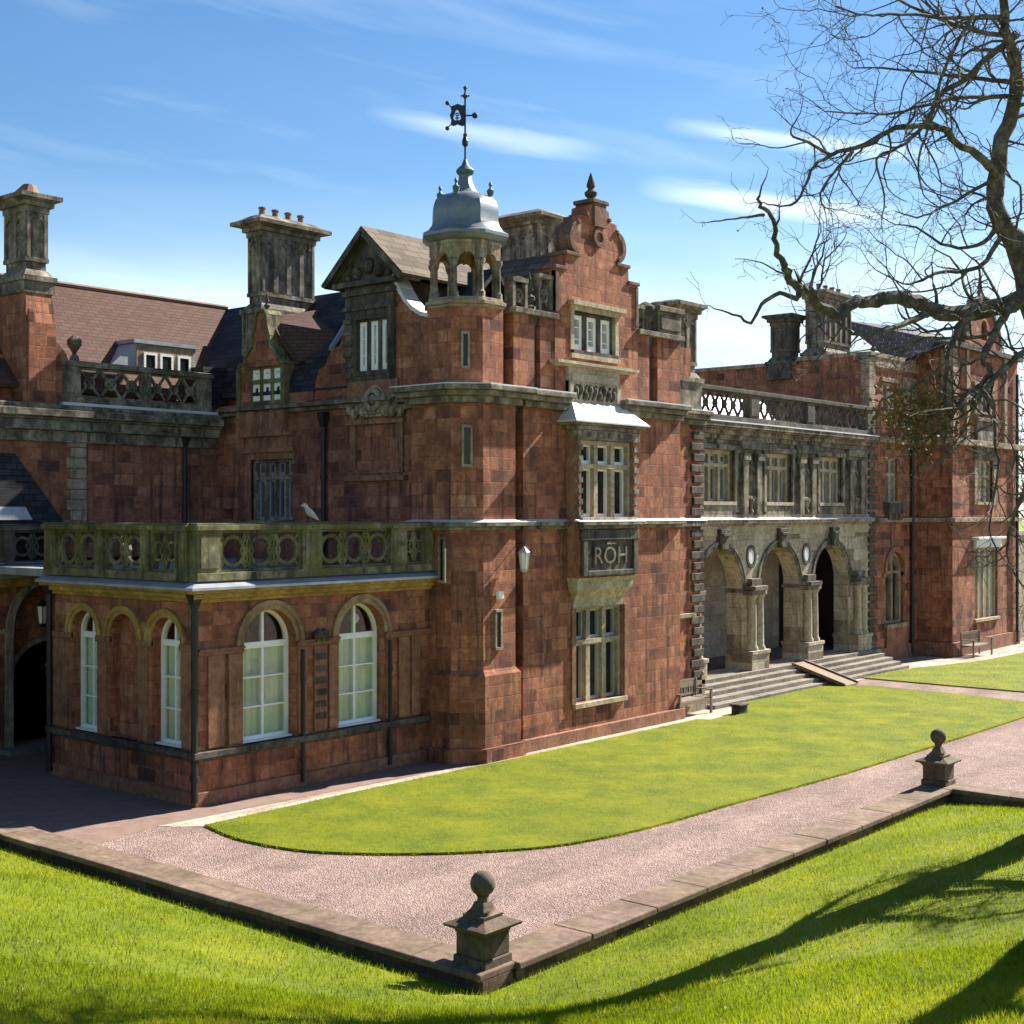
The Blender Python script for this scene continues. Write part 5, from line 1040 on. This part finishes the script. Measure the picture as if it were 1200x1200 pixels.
run('v', (-11.72, -11.16), -9.4, 30); run('u', (-9.42, -8.86), -11.14, 2.42); run('v', (1.88, 2.42), -45, -9.44)
def pedestal(x, y, label, top='backlit_stone'):
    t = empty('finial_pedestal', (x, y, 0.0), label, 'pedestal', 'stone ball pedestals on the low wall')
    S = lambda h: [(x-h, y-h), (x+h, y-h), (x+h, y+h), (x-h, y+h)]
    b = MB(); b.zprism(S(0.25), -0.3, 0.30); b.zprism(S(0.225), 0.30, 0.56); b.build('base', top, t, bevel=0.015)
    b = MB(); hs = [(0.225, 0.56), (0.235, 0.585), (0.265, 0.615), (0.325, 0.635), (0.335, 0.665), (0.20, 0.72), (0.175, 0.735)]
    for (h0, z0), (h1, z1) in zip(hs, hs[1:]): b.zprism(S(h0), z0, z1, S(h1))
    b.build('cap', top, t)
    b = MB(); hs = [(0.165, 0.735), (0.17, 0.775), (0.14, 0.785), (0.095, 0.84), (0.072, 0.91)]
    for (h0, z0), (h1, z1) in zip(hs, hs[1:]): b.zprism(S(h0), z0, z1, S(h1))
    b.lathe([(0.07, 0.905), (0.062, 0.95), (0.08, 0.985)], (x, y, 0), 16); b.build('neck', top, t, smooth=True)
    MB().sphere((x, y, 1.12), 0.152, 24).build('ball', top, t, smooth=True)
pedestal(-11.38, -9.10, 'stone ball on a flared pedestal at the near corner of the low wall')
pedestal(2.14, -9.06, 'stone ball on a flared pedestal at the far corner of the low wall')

# ------------------------------------------------------------------ fittings and furniture
def lantern(x, y, z, wall, label, s=1.0, frame='white_paint'):
    t = empty('wall_lantern', (x, y, z), label, 'lantern')
    b = MB(); b.tube([(wall[0], wall[1], z+0.52*s), (x, y, z+0.58*s), (x, y, z+0.47*s)], 0.014, 6); b.build('bracket', 'cast_iron', t)
    b = MB(); b.lathe([(0.13*s, 0.36*s), (0.13*s, 0.38*s), (0.05*s, 0.47*s), (0.02*s, 0.50*s)], (x, y, z), 6); b.lathe([(0.05*s, -0.05*s), (0.08*s, 0), (0.08*s, 0.02*s)], (x, y, z), 6)
    for k in range(6):
        a = math.pi/3*k; b.tube([(x+0.08*s*math.cos(a), y+0.08*s*math.sin(a), z+0.02*s), (x+0.115*s*math.cos(a), y+0.115*s*math.sin(a), z+0.36*s)], 0.008, 4)
    b.build('frame', frame, t); MB().lathe([(0.072*s, 0.02*s), (0.108*s, 0.36*s)], (x, y, z), 6).build('glass', 'lamp_glass', t)
lantern(0.02, -0.34, 4.2, (0.14, 0.28), 'white lantern on the wall beside the turret', 1.05, 'grey_paint')
lantern(-6.54, 8.62, 2.92, (-6.54, 9.25), 'dark-framed lantern over the porch door', 1.15, 'cast_iron')
t = empty('floodlight', (-0.62, -0.16, 3.66), 'small white box light fixed on the turret above its slit window', 'light')
MB().raw_box(-0.70, -0.54, -0.22, -0.12, 3.58, 3.74).build('housing', 'white_paint', t, bevel=0.01)
MB().raw_box(-0.64, -0.60, -0.125, -0.09, 3.62, 3.70).build('bracket', 'cast_iron', t)
t = empty('conduit', (-1.62, 0.2, 4.2), 'thin white pipe on the turret above the orangery roof end', 'pipe'); MB().tube([(-1.625, 0.55, 3.95), (-1.625, 0.55, 4.7)], 0.022, 6).build('tube', 'white_paint', t)

def bench(x, y, rot, label):
    t = empty('garden_bench', (x, y, 0), label, 'bench', 'wooden benches along the house')
    c, s = math.cos(rot), math.sin(rot)
    R = lambda p: (x+p[0]*c-p[1]*s, y+p[0]*s+p[1]*c, p[2])
    def bx(nm, boxes, mat='bench_wood'):
        b = MB()
        for q in boxes: b.raw_box(*q)
        b.v = [R(p) for p in b.v]; return b.build(nm, mat, t)
    L = 0.78
    bx('seat', [(-L, L, -0.22+0.1*k, -0.14+0.1*k, 0.43, 0.455) for k in range(5)] + [(-L, L, -0.24, -0.21, 0.36, 0.43), (-L, L, 0.2, 0.23, 0.36, 0.43)])
    b = [(-L, L, 0.27, 0.30, 0.84, 0.93), (-L, L, 0.25, 0.275, 0.5, 0.56)] + [(-L+0.08+0.125*k, -L+0.13+0.125*k, 0.262, 0.285, 0.555, 0.845) for k in range(12)]
    bx('backrest', b)
    for sx in (-1, 1):
        bx('armrest', [(sx*L-0.035, sx*L+0.035, -0.27, 0.3, 0.64, 0.67)])
        for y0 in (-0.25, 0.24): bx('leg', [(sx*L-0.03, sx*L+0.03, y0, y0+0.055, 0, 0.64 if y0 < 0 else 0.94)])
bench(27.5, -0.12, math.radians(-4), 'weathered wooden bench against the right wing')
bench(7.62, 0.16, 0, 'dark wooden bench in the corner by the loggia steps')
t = empty('wheelchair_ramp', (16, 1, 0), 'wooden boarded ramp laid across the loggia steps', 'ramp')
b = MB(); b.add([(15.5, 1.3, 0.56), (16.4, 1.3, 0.56), (16.6, -0.45, 0.02), (15.7, -0.45, 0.02), (15.5, 1.3, 0.63), (16.4, 1.3, 0.63), (16.6, -0.45, 0.06), (15.7, -0.45, 0.06)], [(0, 3, 2, 1), (4, 5, 6, 7), (0, 1, 5, 4), (1, 2, 6, 5), (2, 3, 7, 6), (3, 0, 4, 7)])
b.build('boards', 'oak_board', t)
for x0, x1 in ((15.48, 15.68), (16.38, 16.58)):
    b = MB(); b.add([(x0, 1.3, 0.63), (x0+0.06, 1.3, 0.63), (x1+0.06, -0.45, 0.06), (x1, -0.45, 0.06), (x0, 1.3, 0.69), (x0+0.06, 1.3, 0.69), (x1+0.06, -0.45, 0.12), (x1, -0.45, 0.12)], [(0, 3, 2, 1), (4, 5, 6, 7), (0, 1, 5, 4), (1, 2, 6, 5), (2, 3, 7, 6), (3, 0, 4, 7)]); b.build('edge_rail', 'oak_board', t)
t = tag(MB().raw_box(8.45, 8.9, -0.92, -0.66, 0.0, 0.24).raw_box(8.41, 8.94, -0.96, -0.62, 0.24, 0.30).build('edging_block', 'sooty_stone', bevel=0.03), 'edging block at the notched corner of the lawn, its shade put into dark stone', 'stone block')  # lawn edging; the shade on its upright face is put into the dark stone
# gull on the parapet
t = empty('gull', (-5.14, 1.0, 5.29), 'pale gull standing on the orangery balustrade', 'bird')
def skin_body(name, pts, mat, parent, seg=12):
    b = MB(); b.tube([p[:3] for p in pts], [p[3] for p in pts], seg); return b.build(name, mat, parent, smooth=True)
gx, gy, gz = -5.14, 1.0, 5.29; e = Vector((-0.643, 0.766, 0))
G = lambda a, z, r: (gx+e.x*a, gy+e.y*a, gz+z, r)
skin_body('body', [G(0.20, 0.33, 0.004), G(0.17, 0.335, 0.012), G(0.145, 0.345, 0.03), G(0.12, 0.35, 0.042), G(0.09, 0.335, 0.042), G(0.07, 0.30, 0.040), G(0.05, 0.255, 0.058), G(0.01, 0.20, 0.072), G(-0.05, 0.15, 0.06), G(-0.11, 0.10, 0.035), G(-0.16, 0.06, 0.015)], 'gull_white', t)
skin_body('wing', [(gx+e.x*a-0.05, gy+e.y*a-0.05, gz+z, r) for a, z, r in ((0.06, 0.25, 0.01), (0.02, 0.22, 0.035), (-0.06, 0.15, 0.03), (-0.17, 0.05, 0.008))], 'grey_paint', t)
for s in (-1, 1): MB().tube([(gx+s*0.02, gy, gz+0.15), (gx+s*0.02+e.x*0.01, gy, gz+0.0)], 0.007, 5).build('leg', 'pot_clay', t)

# ------------------------------------------------------------------ bare tree on the bank, right of the picture
LIMBS = [
  ([(-3.27, -13.35, 1.08), (-3.27, -13.35, 2.43), (-3.32, -13.29, 4.27), (-3.4, -13.2, 6.48), (-3.53, -13.05, 7.95), (-3.76, -12.77, 9.18), (-3.99, -12.49, 9.73), (-4.01, -12.48, 10.41), (-3.87, -12.65, 11.27), (-3.83, -12.68, 11.88), (-3.94, -12.56, 12.62), (-3.98, -12.5, 13.6)], 0.42, 0.06),
  ([(-3.29, -13.33, 8.77), (-3.95, -12.83, 8.52), (-4.49, -12.46, 8.35), (-5.05, -12.08, 8.28), (-5.38, -11.97, 8.35), (-5.78, -11.77, 8.44), (-6.15, -11.61, 8.36), (-6.52, -11.46, 8.33), (-6.81, -11.39, 8.11), (-7.12, -11.3, 8.18), (-7.38, -11.27, 8.39), (-7.64, -11.25, 8.36), (-7.87, -11.25, 8.46), (-8.11, -11.26, 8.63), (-8.33, -11.28, 8.77), (-8.49, -11.36, 9.05), (-8.74, -11.35, 9.19), (-8.93, -11.4, 9.32)], 0.17, 0.02),
  ([(-8.07, -11.47, 8.27), (-8.22, -11.52, 8.15), (-8.49, -11.43, 8.2), (-8.76, -11.33, 8.04), (-8.97, -11.31, 7.79), (-9.21, -11.25, 7.86), (-9.46, -11.18, 7.9)], 0.045, 0.012),
  ([(-8.74, -11.35, 9.13), (-9.1, -11.26, 9.05), (-9.51, -11.12, 8.96)], 0.025, 0.01),
  ([(-7.89, -11.54, 8.33), (-7.79, -11.53, 8.53), (-7.64, -11.57, 8.76), (-7.54, -11.55, 8.92)], 0.03, 0.01),
  ([(-5.85, -12.2, 8.16), (-6.33, -12.17, 8.02), (-6.9, -12.04, 7.84), (-7.47, -11.91, 7.77), (-7.95, -11.88, 7.88), (-8.48, -11.81, 7.68)], 0.06, 0.012),
  ([(-3.99, -12.5, 10.24), (-4.33, -12.4, 10.52), (-4.78, -12.17, 10.71), (-5.1, -12.09, 10.85), (-5.69, -11.69, 10.8), (-6.15, -11.45, 10.51), (-6.63, -11.18, 10.32), (-6.98, -11.07, 10.06), (-7.28, -11.01, 9.6), (-7.69, -10.82, 9.52)], 0.08, 0.012),
  ([(-6.84, -11.29, 10.26), (-7.2, -11.14, 10.38), (-7.5, -11.05, 10.44), (-7.61, -11.19, 10.58)], 0.03, 0.01),
  ([(-6.49, -11.44, 10.36), (-6.55, -11.18, 10.09), (-6.55, -10.99, 9.84), (-6.41, -10.98, 9.64)], 0.03, 0.01),
  ([(-3.83, -12.69, 12.37), (-3.86, -12.39, 12.18), (-3.96, -12.01, 11.86), (-4.07, -11.63, 11.62), (-4.05, -11.4, 11.25), (-4.14, -11.04, 10.96), (-4.2, -10.71, 10.83), (-3.96, -10.73, 10.31), (-3.83, -10.63, 10.04)], 0.07, 0.01),
  ([(-3.84, -12.67, 11.68), (-3.7, -12.16, 11.86), (-3.67, -11.51, 12.08), (-3.81, -10.66, 12.31), (-3.71, -10.1, 12.46)], 0.05, 0.01),
  ([(-3.93, -12.56, 12.62), (-4.72, -12.31, 12.45), (-5.41, -12.18, 12.29), (-6.18, -11.95, 12.17), (-6.88, -11.79, 11.99), (-7.52, -11.71, 11.95)], 0.05, 0.01),
  ([(-3.87, -12.64, 12.33), (-3.82, -11.79, 12.71), (-3.8, -10.89, 13.31), (-3.53, -10.3, 13.8)], 0.05, 0.012),
  ([(-5.1, -12.54, 12.33), (-5.18, -12.33, 11.93), (-5.24, -12.15, 11.52), (-5.29, -11.97, 10.79), (-5.3, -11.85, 10.42), (-5.22, -11.83, 10.12), (-5.11, -11.85, 9.94)], 0.035, 0.01),
  ([(-3.84, -12.67, 11.47), (-4.45, -12.45, 11.37), (-5.07, -12.2, 11.24), (-5.77, -11.85, 10.98), (-6.37, -11.63, 10.85), (-7.05, -11.31, 10.79)], 0.045, 0.01),
  ([(-4.0, -12.49, 9.67), (-3.91, -12.25, 9.43), (-4.02, -11.78, 9.39), (-4.13, -11.3, 9.73), (-4.11, -10.98, 9.82)], 0.05, 0.01),
  ([(-3.97, -12.52, 9.47), (-4.4, -12.35, 8.98), (-5.0, -11.97, 8.86), (-5.45, -11.79, 8.66), (-5.91, -11.58, 8.78)], 0.05, 0.01),
  ([(-5.18, -12.72, 8.25), (-5.46, -12.52, 8.08), (-5.62, -12.47, 7.8), (-5.76, -12.44, 7.6), (-5.86, -12.46, 7.16), (-5.94, -12.5, 6.54)], 0.06, 0.02),
  ([(-4.32, -12.79, 8.47), (-4.57, -12.72, 8.12), (-4.87, -12.59, 7.65), (-4.95, -12.72, 7.4), (-5.32, -12.51, 7.06), (-5.63, -12.37, 6.65), (-5.94, -12.22, 6.51)], 0.08, 0.02),
  ([(-3.51, -13.07, 7.95), (-4.21, -12.92, 7.73), (-4.88, -12.81, 7.4), (-5.46, -12.79, 7.1), (-6.08, -12.75, 6.86), (-6.72, -12.67, 6.8)], 0.07, 0.015),
  ([(-5.9, -12.96, 7.11), (-5.9, -13.07, 6.94), (-5.93, -13.15, 6.74), (-6.01, -13.18, 6.29), (-6.05, -13.24, 6.1), (-6.19, -13.18, 5.28), (-6.18, -13.31, 4.96)], 0.04, 0.01),
  ([(-3.4, -13.2, 6.73), (-3.87, -12.98, 5.99), (-4.29, -12.83, 5.5), (-4.58, -12.82, 4.91), (-4.65, -13.08, 4.45)], 0.06, 0.01),
  ([(-3.4, -13.2, 6.48), (-2.36, -13.53, 7.52), (-1.24, -13.95, 8.62), (0.08, -14.61, 9.52)], 0.2, 0.05),
  ([(-3.57, -13.0, 8.08), (-4.13, -13.7, 8.66), (-4.61, -14.5, 9.07)], 0.12, 0.04),
]
LIMBS_CLUMP = [(-6.13, -12.01, 6.76), (-6.03, -12.26, 6.92), (-6.0, -12.43, 6.69), (-5.93, -12.1, 6.59), (-6.0, -11.89, 7.0)]

rnd = random.Random(11)
def rv(): return Vector((rnd.gauss(0, 1), rnd.gauss(0, 1), rnd.gauss(0, 1)))
def grow(b, p, d, length, r, level, maxlev, tips, step=0.11, up=0.02):
    n = max(3, int(length/step)); pts = [p.copy()]; rad = [r]; kids = []
    for i in range(n):
        d = (d + rv()*0.23 + Vector((0, 0, up))).normalized(); p = p + d*step*rnd.uniform(0.8, 1.2)
        pts.append(p.copy()); rad.append(max(0.0026, r*(1-0.75*(i+1)/n)))
        if level < maxlev and i > 0 and rnd.random() < (0.42 if level == 0 else 0.46):
            kids.append((p.copy(), d.copy(), rad[-1], 1-i/n))
    b.tube(pts, rad, 5 if level == 0 else 3, False)
    if level == maxlev: tips.append((pts[-1], d))
    for q, dd, rr, f in kids:
        ax = rv().cross(dd).normalized(); nd = (Matrix.Rotation(rnd.uniform(0.6, 1.25), 3, ax) @ dd)
        grow(b, q, nd, max(0.18, length*rnd.uniform(0.3, 0.62)*(0.5+0.5*f)), max(0.004, rr*0.7), level+1, maxlev, tips, step*0.85, up)
tree = empty('bare_tree', LIMBS[0][0][0], 'gnarled leafless oak reaching in from the right over the house', 'tree')
def limb_mesh(pts, r0, r1, n, sub=4):
    P_ = [Vector(p) for p in pts]; out_ = []
    Q = [P_[0]] + P_ + [P_[-1]]
    for i in range(1, len(Q)-2):
        for k in range(sub):
            t = k/sub; a, b_, c, d = Q[i-1:i+3]
            out_.append(0.5*((2*b_)+(c-a)*t+(2*a-5*b_+4*c-d)*t*t+(3*b_-a-3*c+d)*t**3))
    out_.append(P_[-1]); m = len(out_)
    for i in range(1, m-1): out_[i] = out_[i] + rv()*min(0.02, r0*0.12)
    rad = [0.88*(r0+(r1-r0)*(i/(m-1))**0.8) for i in range(m)]
    rad = [r*(1+0.08*rnd.uniform(-1, 1)) for r in rad]
    return out_, rad
twigs = MB(); tips = []
for k, (pts, r0, r1) in enumerate(LIMBS):
    o, rad = limb_mesh(pts, r0, r1, 8)
    if k == 0: rad = [(0.46+0.25*math.exp(-i*0.5)) if i < 10 else (0.46-0.027*(i-10)) if i < 17 else 0.04+0.12*(1-(i-17)/(len(rad)-18))**0.8 if i > 21 else 0.30-0.028*(i-17) for i, r in enumerate(rad)]
    b = MB(); b.tube(o, rad, 12 if k == 0 else 8); b.build('trunk' if k == 0 else 'branch', 'bark', tree, smooth=True)
    start = 14 if k == 0 else 1; dens = {1: 0.35, 2: 0.3, 3: 0.15, 4: 0.3, 5: 0.5, 6: 0.7, len(LIMBS)-1: 0.1, len(LIMBS)-2: 0.1}.get(k, 1.0)
    for i in range(start, len(o)-1):
        L = (o[i+1]-o[i]).length
        for _ in range(1 + (rnd.random() < 0.12)) if rnd.random() < min(0.9, L*4.2)*(dens if i > 8 or k != 1 else 1) else ():
            d = (o[i+1]-o[i]).normalized(); ax = rv().cross(d).normalized()
            nd = (Matrix.Rotation(rnd.uniform(0.7, 1.4), 3, ax) @ d)
            grow(twigs, o[i], nd, rnd.choice((0.5, 0.8, 1.1, 1.5, 2.1))*(0.5+0.5*dens), min(rnd.choice((0.018, 0.022, 0.032)), rad[i]*0.6), 0, 2, tips)
    grow(twigs, o[-1], (o[-1]-o[-2]).normalized(), rnd.uniform(0.4, 0.8)*(0.3+0.7*dens), min(0.014, rad[-1]), 0, 2, tips)
# boughs on the side away from the house
for k in range(6):
    a = rnd.uniform(-1.9, 0.35); z0 = 2.2+0.75*k; d = Vector((math.cos(a), math.sin(a), rnd.uniform(0.3, 0.9))).normalized(); p = Vector(LIMBS[0][0][1]); p.z = z0; q = [p]
    for i in range(8): d = (d+rv()*0.16).normalized(); p = p+d*0.5; q.append(p.copy())
    b = MB(); b.tube(q, [0.16*(1-0.1*i) for i in range(9)], 8); b.build('branch', 'bark', tree, smooth=True)
    for i in range(2, 9):
        for _ in range(3): grow(twigs, q[i], (d+rv()*0.7).normalized(), rnd.uniform(0.6, 1.6), 0.025, 0, 2, tips)
# a few withered leaves, thickest in one clump
lv = MB(); clump = Vector((-3.35, -11.0, 7.15))
def leaf(p, s):
    n = rv().normalized(); x = n.cross(rv()).normalized()*s; y = n.cross(x)*0.6
    lv.add([p-x, p+y*0.8+n*s*0.2, p+x, p-y*0.8+n*s*0.2], [(0, 1, 2), (0, 2, 3)])
tag(twigs.build('twigs', 'bark', tree), kind='stuff')
cl2 = [Vector(p) for p in LIMBS_CLUMP]
for c in cl2:
    for k in range(190): leaf(c+Vector((rnd.gauss(0, 0.22), rnd.gauss(0, 0.22), rnd.gauss(0, 0.18))), rnd.uniform(0.03, 0.06))
for p, d in rnd.sample(tips, min(len(tips), 600)): leaf(p, rnd.uniform(0.012, 0.03))
tag(lv.build('withered_leaves', 'dead_leaf', tree), kind='stuff')

# the next tree along the bank: only its shadow reaches the picture
def near_tree(x, y):
    z = bank_z(x, y); t = empty('bare_tree', (x, y, z), 'leafless tree standing on the bank just outside the right edge', 'tree')
    o = [Vector((x+0.06*i*math.sin(i*1.3), y-0.12*i, z-0.1+0.55*i)) for i in range(12)]
    b = MB(); b.tube(o, [0.55, 0.44, 0.40]+[0.38-0.03*i for i in range(9)], 12); b.build('trunk', 'bark', t, smooth=True)
    tw = MB()
    for i in range(4, 12):
        for k in range(2):
            a = rnd.uniform(-2.4, -0.2); d = Vector((math.cos(a), math.sin(a), rnd.uniform(0.5, 1.3))).normalized()
            q = [o[i]]; p = o[i]
            for j in range(6): d = (d+rv()*0.15).normalized(); p = p+d*0.4; q.append(p)
            b = MB(); b.tube(q, [0.10-0.013*j for j in range(7)], 6); b.build('branch', 'bark', t, smooth=True)
            for j in range(2, 7): grow(tw, q[j], (d+rv()*0.6).normalized(), rnd.uniform(0.5, 1.2), 0.018, 0, 1, [])
    tag(tw.build('twigs', 'bark', t), kind='stuff')
near_tree(-7.4, -15.3)

def far_tree(x, y, h, label, seed, z0=0.0):
    global rnd
    rnd = random.Random(seed)
    t = empty('bare_tree', (x, y, z0), label, 'tree', 'bare trees beyond the house')
    o = [Vector((x+0.15*math.sin(i), y, z0+h*0.07*i)) for i in range(9)]
    b = MB(); b.tube(o, [0.32*(1-0.09*i) for i in range(9)], 8); b.build('trunk', 'bark', t, smooth=True)
    tw = MB(); tp = []
    for i in range(3, 9):
        for k in range(4):
            a = rnd.uniform(0, 6.28); d = Vector((math.cos(a), math.sin(a), rnd.uniform(0.4, 1.2))).normalized()
            grow(tw, o[i], d, h*rnd.uniform(0.25, 0.45), 0.08, 0, 2, tp, 0.5, 0.06)
    tag(tw.build('branches', 'bark', t), kind='stuff')
    l = MB()
    for p, d in tp:
        for k in range(3): q = p+rv()*0.25; n = rv().normalized()*0.09; m_ = n.cross(rv()).normalized()*0.06; l.add([q-n, q+m_, q+n, q-m_], [(0, 1, 2, 3)])
    tag(l.build('buds', 'catkin', t), kind='stuff')
far_tree(46, 3.0, 15, 'bare budding tree just past the end of the right wing', 21)
far_tree(58, -2.5, 14, 'farther bare tree at the right edge beyond the lawn', 22)
far_tree(54, 12, 18, 'tall bare tree rising behind the right wing', 23)

# ------------------------------------------------------------------ grass blades
CP = np.array([-23.326, -19.573]); FW = np.array([0.766, 0.643])
def in_poly(P_, poly):
    x, y = P_[:, 0], P_[:, 1]; res = np.zeros(len(x), bool); n = len(poly)
    for i in range(n):
        x0, y0 = poly[i]; x1, y1 = poly[(i+1) % n]
        c = ((y0 > y) != (y1 > y)) & (x < (x1-x0)*(y-y0)/((y1-y0) if y1 != y0 else 1e-9)+x0); res ^= c
    return res
def blades(name, pts, z, hmin, hmax, wd, mat, seed, label=None):
    rs = np.random.RandomState(seed); n = len(pts)
    h = rs.uniform(hmin, hmax, n); a = rs.uniform(0, 2*np.pi, n); lean = rs.normal(0, 0.45, (n, 2))*h[:, None]
    wv = np.stack([np.cos(a), np.sin(a)], 1)*wd*rs.uniform(0.6, 1.2, n)[:, None]
    V = np.zeros((n, 3, 3), np.float32)
    V[:, 0, :2] = pts-wv/2; V[:, 1, :2] = pts+wv/2; V[:, 2, :2] = pts+lean
    V[:, 0, 2] = z-0.01; V[:, 1, 2] = z-0.01; V[:, 2, 2] = z+h
    me = bpy.data.meshes.new(name); me.vertices.add(3*n); me.vertices.foreach_set('co', V.ravel())
    me.loops.add(3*n); me.loops.foreach_set('vertex_index', np.arange(3*n, dtype=np.int32))
    me.polygons.add(n); me.polygons.foreach_set('loop_start', np.arange(0, 3*n, 3, dtype=np.int32))
    me.update(calc_edges=True); me.materials.append(MATS[mat])
    o = bpy.data.objects.new(name, me); COL.objects.link(o); return tag(o, kind='stuff')
rs = np.random.RandomState(5)
def sector(n, r0, r1, ang):
    r = np.sqrt(rs.uniform(r0*r0, r1*r1, n)); t = rs.uniform(-ang, ang, n)
    b0 = math.atan2(FW[1], FW[0]); return CP+np.stack([r*np.cos(b0+t), r*np.sin(b0+t)], 1)
pts = np.concatenate([sector(400000, 6.5, 14, 0.85), sector(500000, 14, 30, 0.8)])
m1 = ((pts[:, 0] < WALL_U-0.02) | (pts[:, 1] < WALL_V-0.02)) & (pts[:, 0] < END_U-0.02)
pts = pts[m1]
# thin and thick patches
den = np.array([noise.noise(Vector((p[0]*0.9, p[1]*0.9, 3))) for p in pts]); keep = rs.uniform(0, 1, len(pts)) < 0.72+0.5*den
pts = pts[keep]; zz = np.array([bank_z(float(p[0]), float(p[1])) for p in pts])
blades('grass', pts, zz, 0.03, 0.085, 0.011, 'grass_blade', 1)
pl = np.stack([rs.uniform(-9.2, 16.5, 260000), rs.uniform(-7.1, 0.7, 260000)], 1); pl = pl[in_poly(pl, lawn_a)]
E_ = []
for poly in (lawn_a,):
    for i in range(len(poly)):
        p, q = np.array(poly[i]), np.array(poly[(i+1) % len(poly)]); L_ = np.linalg.norm(q-p); n_ = int(L_*170)
        if n_: t_ = rs.uniform(0, 1, n_)[:, None]; E_.append(p+(q-p)*t_+rs.normal(0, 0.022, (n_, 2)))
E_ = np.concatenate(E_); blades('grass', E_, rs.uniform(0.0, 0.04, len(E_)), 0.015, 0.045, 0.014, 'lawn_blade', 7)
# fallen leaves and bits of twig on the bank
fl = MB()
for k in range(420):
    p = sector(1, 10, 22, 0.42)[0]
    if not ((p[0] < WALL_U-0.1 or p[1] < WALL_V-0.1) and p[0] < END_U-0.1): continue
    z = bank_z(float(p[0]), float(p[1]))+rs.uniform(0.03, 0.07); a = rs.uniform(0, 6.28); r = rs.uniform(0.015, 0.035); c_, s_ = math.cos(a)*r, math.sin(a)*r
    fl.add([(p[0]-c_, p[1]-s_, z), (p[0]+s_*0.6, p[1]-c_*0.6, z+r*0.4), (p[0]+c_, p[1]+s_, z), (p[0]-s_*0.6, p[1]+c_*0.6, z+r*0.3)], [(0, 1, 2, 3)])
tag(fl.build('fallen_leaves', 'dead_leaf'), kind='stuff')
blades('grass', pl, np.full(len(pl), 0.035), 0.012, 0.034, 0.012, 'lawn_blade', 2)
p2 = np.stack([rs.uniform(18, 36, 60000), rs.uniform(-7.2, 0.5, 60000)], 1); p2 = p2[in_poly(p2, lawn_b)]
blades('grass', p2, np.full(len(p2), 0.035), 0.015, 0.04, 0.018, 'lawn_blade', 3)

# ------------------------------------------------------------------ pieces that do not touch become parts of their own
def split_parts(skip):
    for o in list(COL.objects):
        if o.type != 'MESH' or o.get('kind') or o.name.split('.')[0] in skip or len(o.data.vertices) > 6000: continue
        me = o.data; nv = len(me.vertices); par = list(range(nv))
        def find(a):
            while par[a] != a: par[a] = par[par[a]]; a = par[a]
            return a
        for e in me.edges: par[find(e.vertices[0])] = find(e.vertices[1])
        grp = {}
        for i in range(nv): grp.setdefault(find(i), []).append(i)
        if len(grp) < 2: continue
        bx = []
        for vs in grp.values():
            c = [me.vertices[i].co for i in vs]
            bx.append(([min(q[k] for q in c)-0.02 for k in range(3)], [max(q[k] for q in c)+0.02 for k in range(3)], vs))
        n = len(bx); p2 = list(range(n))
        def f2(a):
            while p2[a] != a: a = p2[a]
            return a
        for i in range(n):
            for j in range(i):
                if all(bx[i][0][k] <= bx[j][1][k] and bx[j][0][k] <= bx[i][1][k] for k in range(3)): p2[f2(i)] = f2(j)
        cl = {}
        for i in range(n): cl.setdefault(f2(i), []).extend(bx[i][2])
        if len(cl) < 2: continue
        own = {}
        for k, vs in enumerate(cl.values()):
            for i in vs: own[i] = k
        new = []
        for k in range(len(cl)):
            vs = sorted(i for i in own if own[i] == k); mp = {v: q for q, v in enumerate(vs)}
            m2 = bpy.data.meshes.new(o.name.split('.')[0])
            ps = [p for p in me.polygons if own[p.vertices[0]] == k]
            m2.from_pydata([tuple(me.vertices[v].co) for v in vs], [], [tuple(mp[v] for v in p.vertices) for p in ps]); m2.update()
            for q, p in zip(m2.polygons, ps): q.use_smooth = p.use_smooth
            m2.materials.append(me.materials[0]); new.append(m2)
        kids = list(o.children)
        o.data = new[0]
        for m2 in new[1:]:
            c = o.copy(); c.data = m2; COL.objects.link(c)
            if 'label' in c and not c.get('category'): del c['label']
split_parts({'lettering', 'carving', 'weathervane', 'panel', 'quoins'})
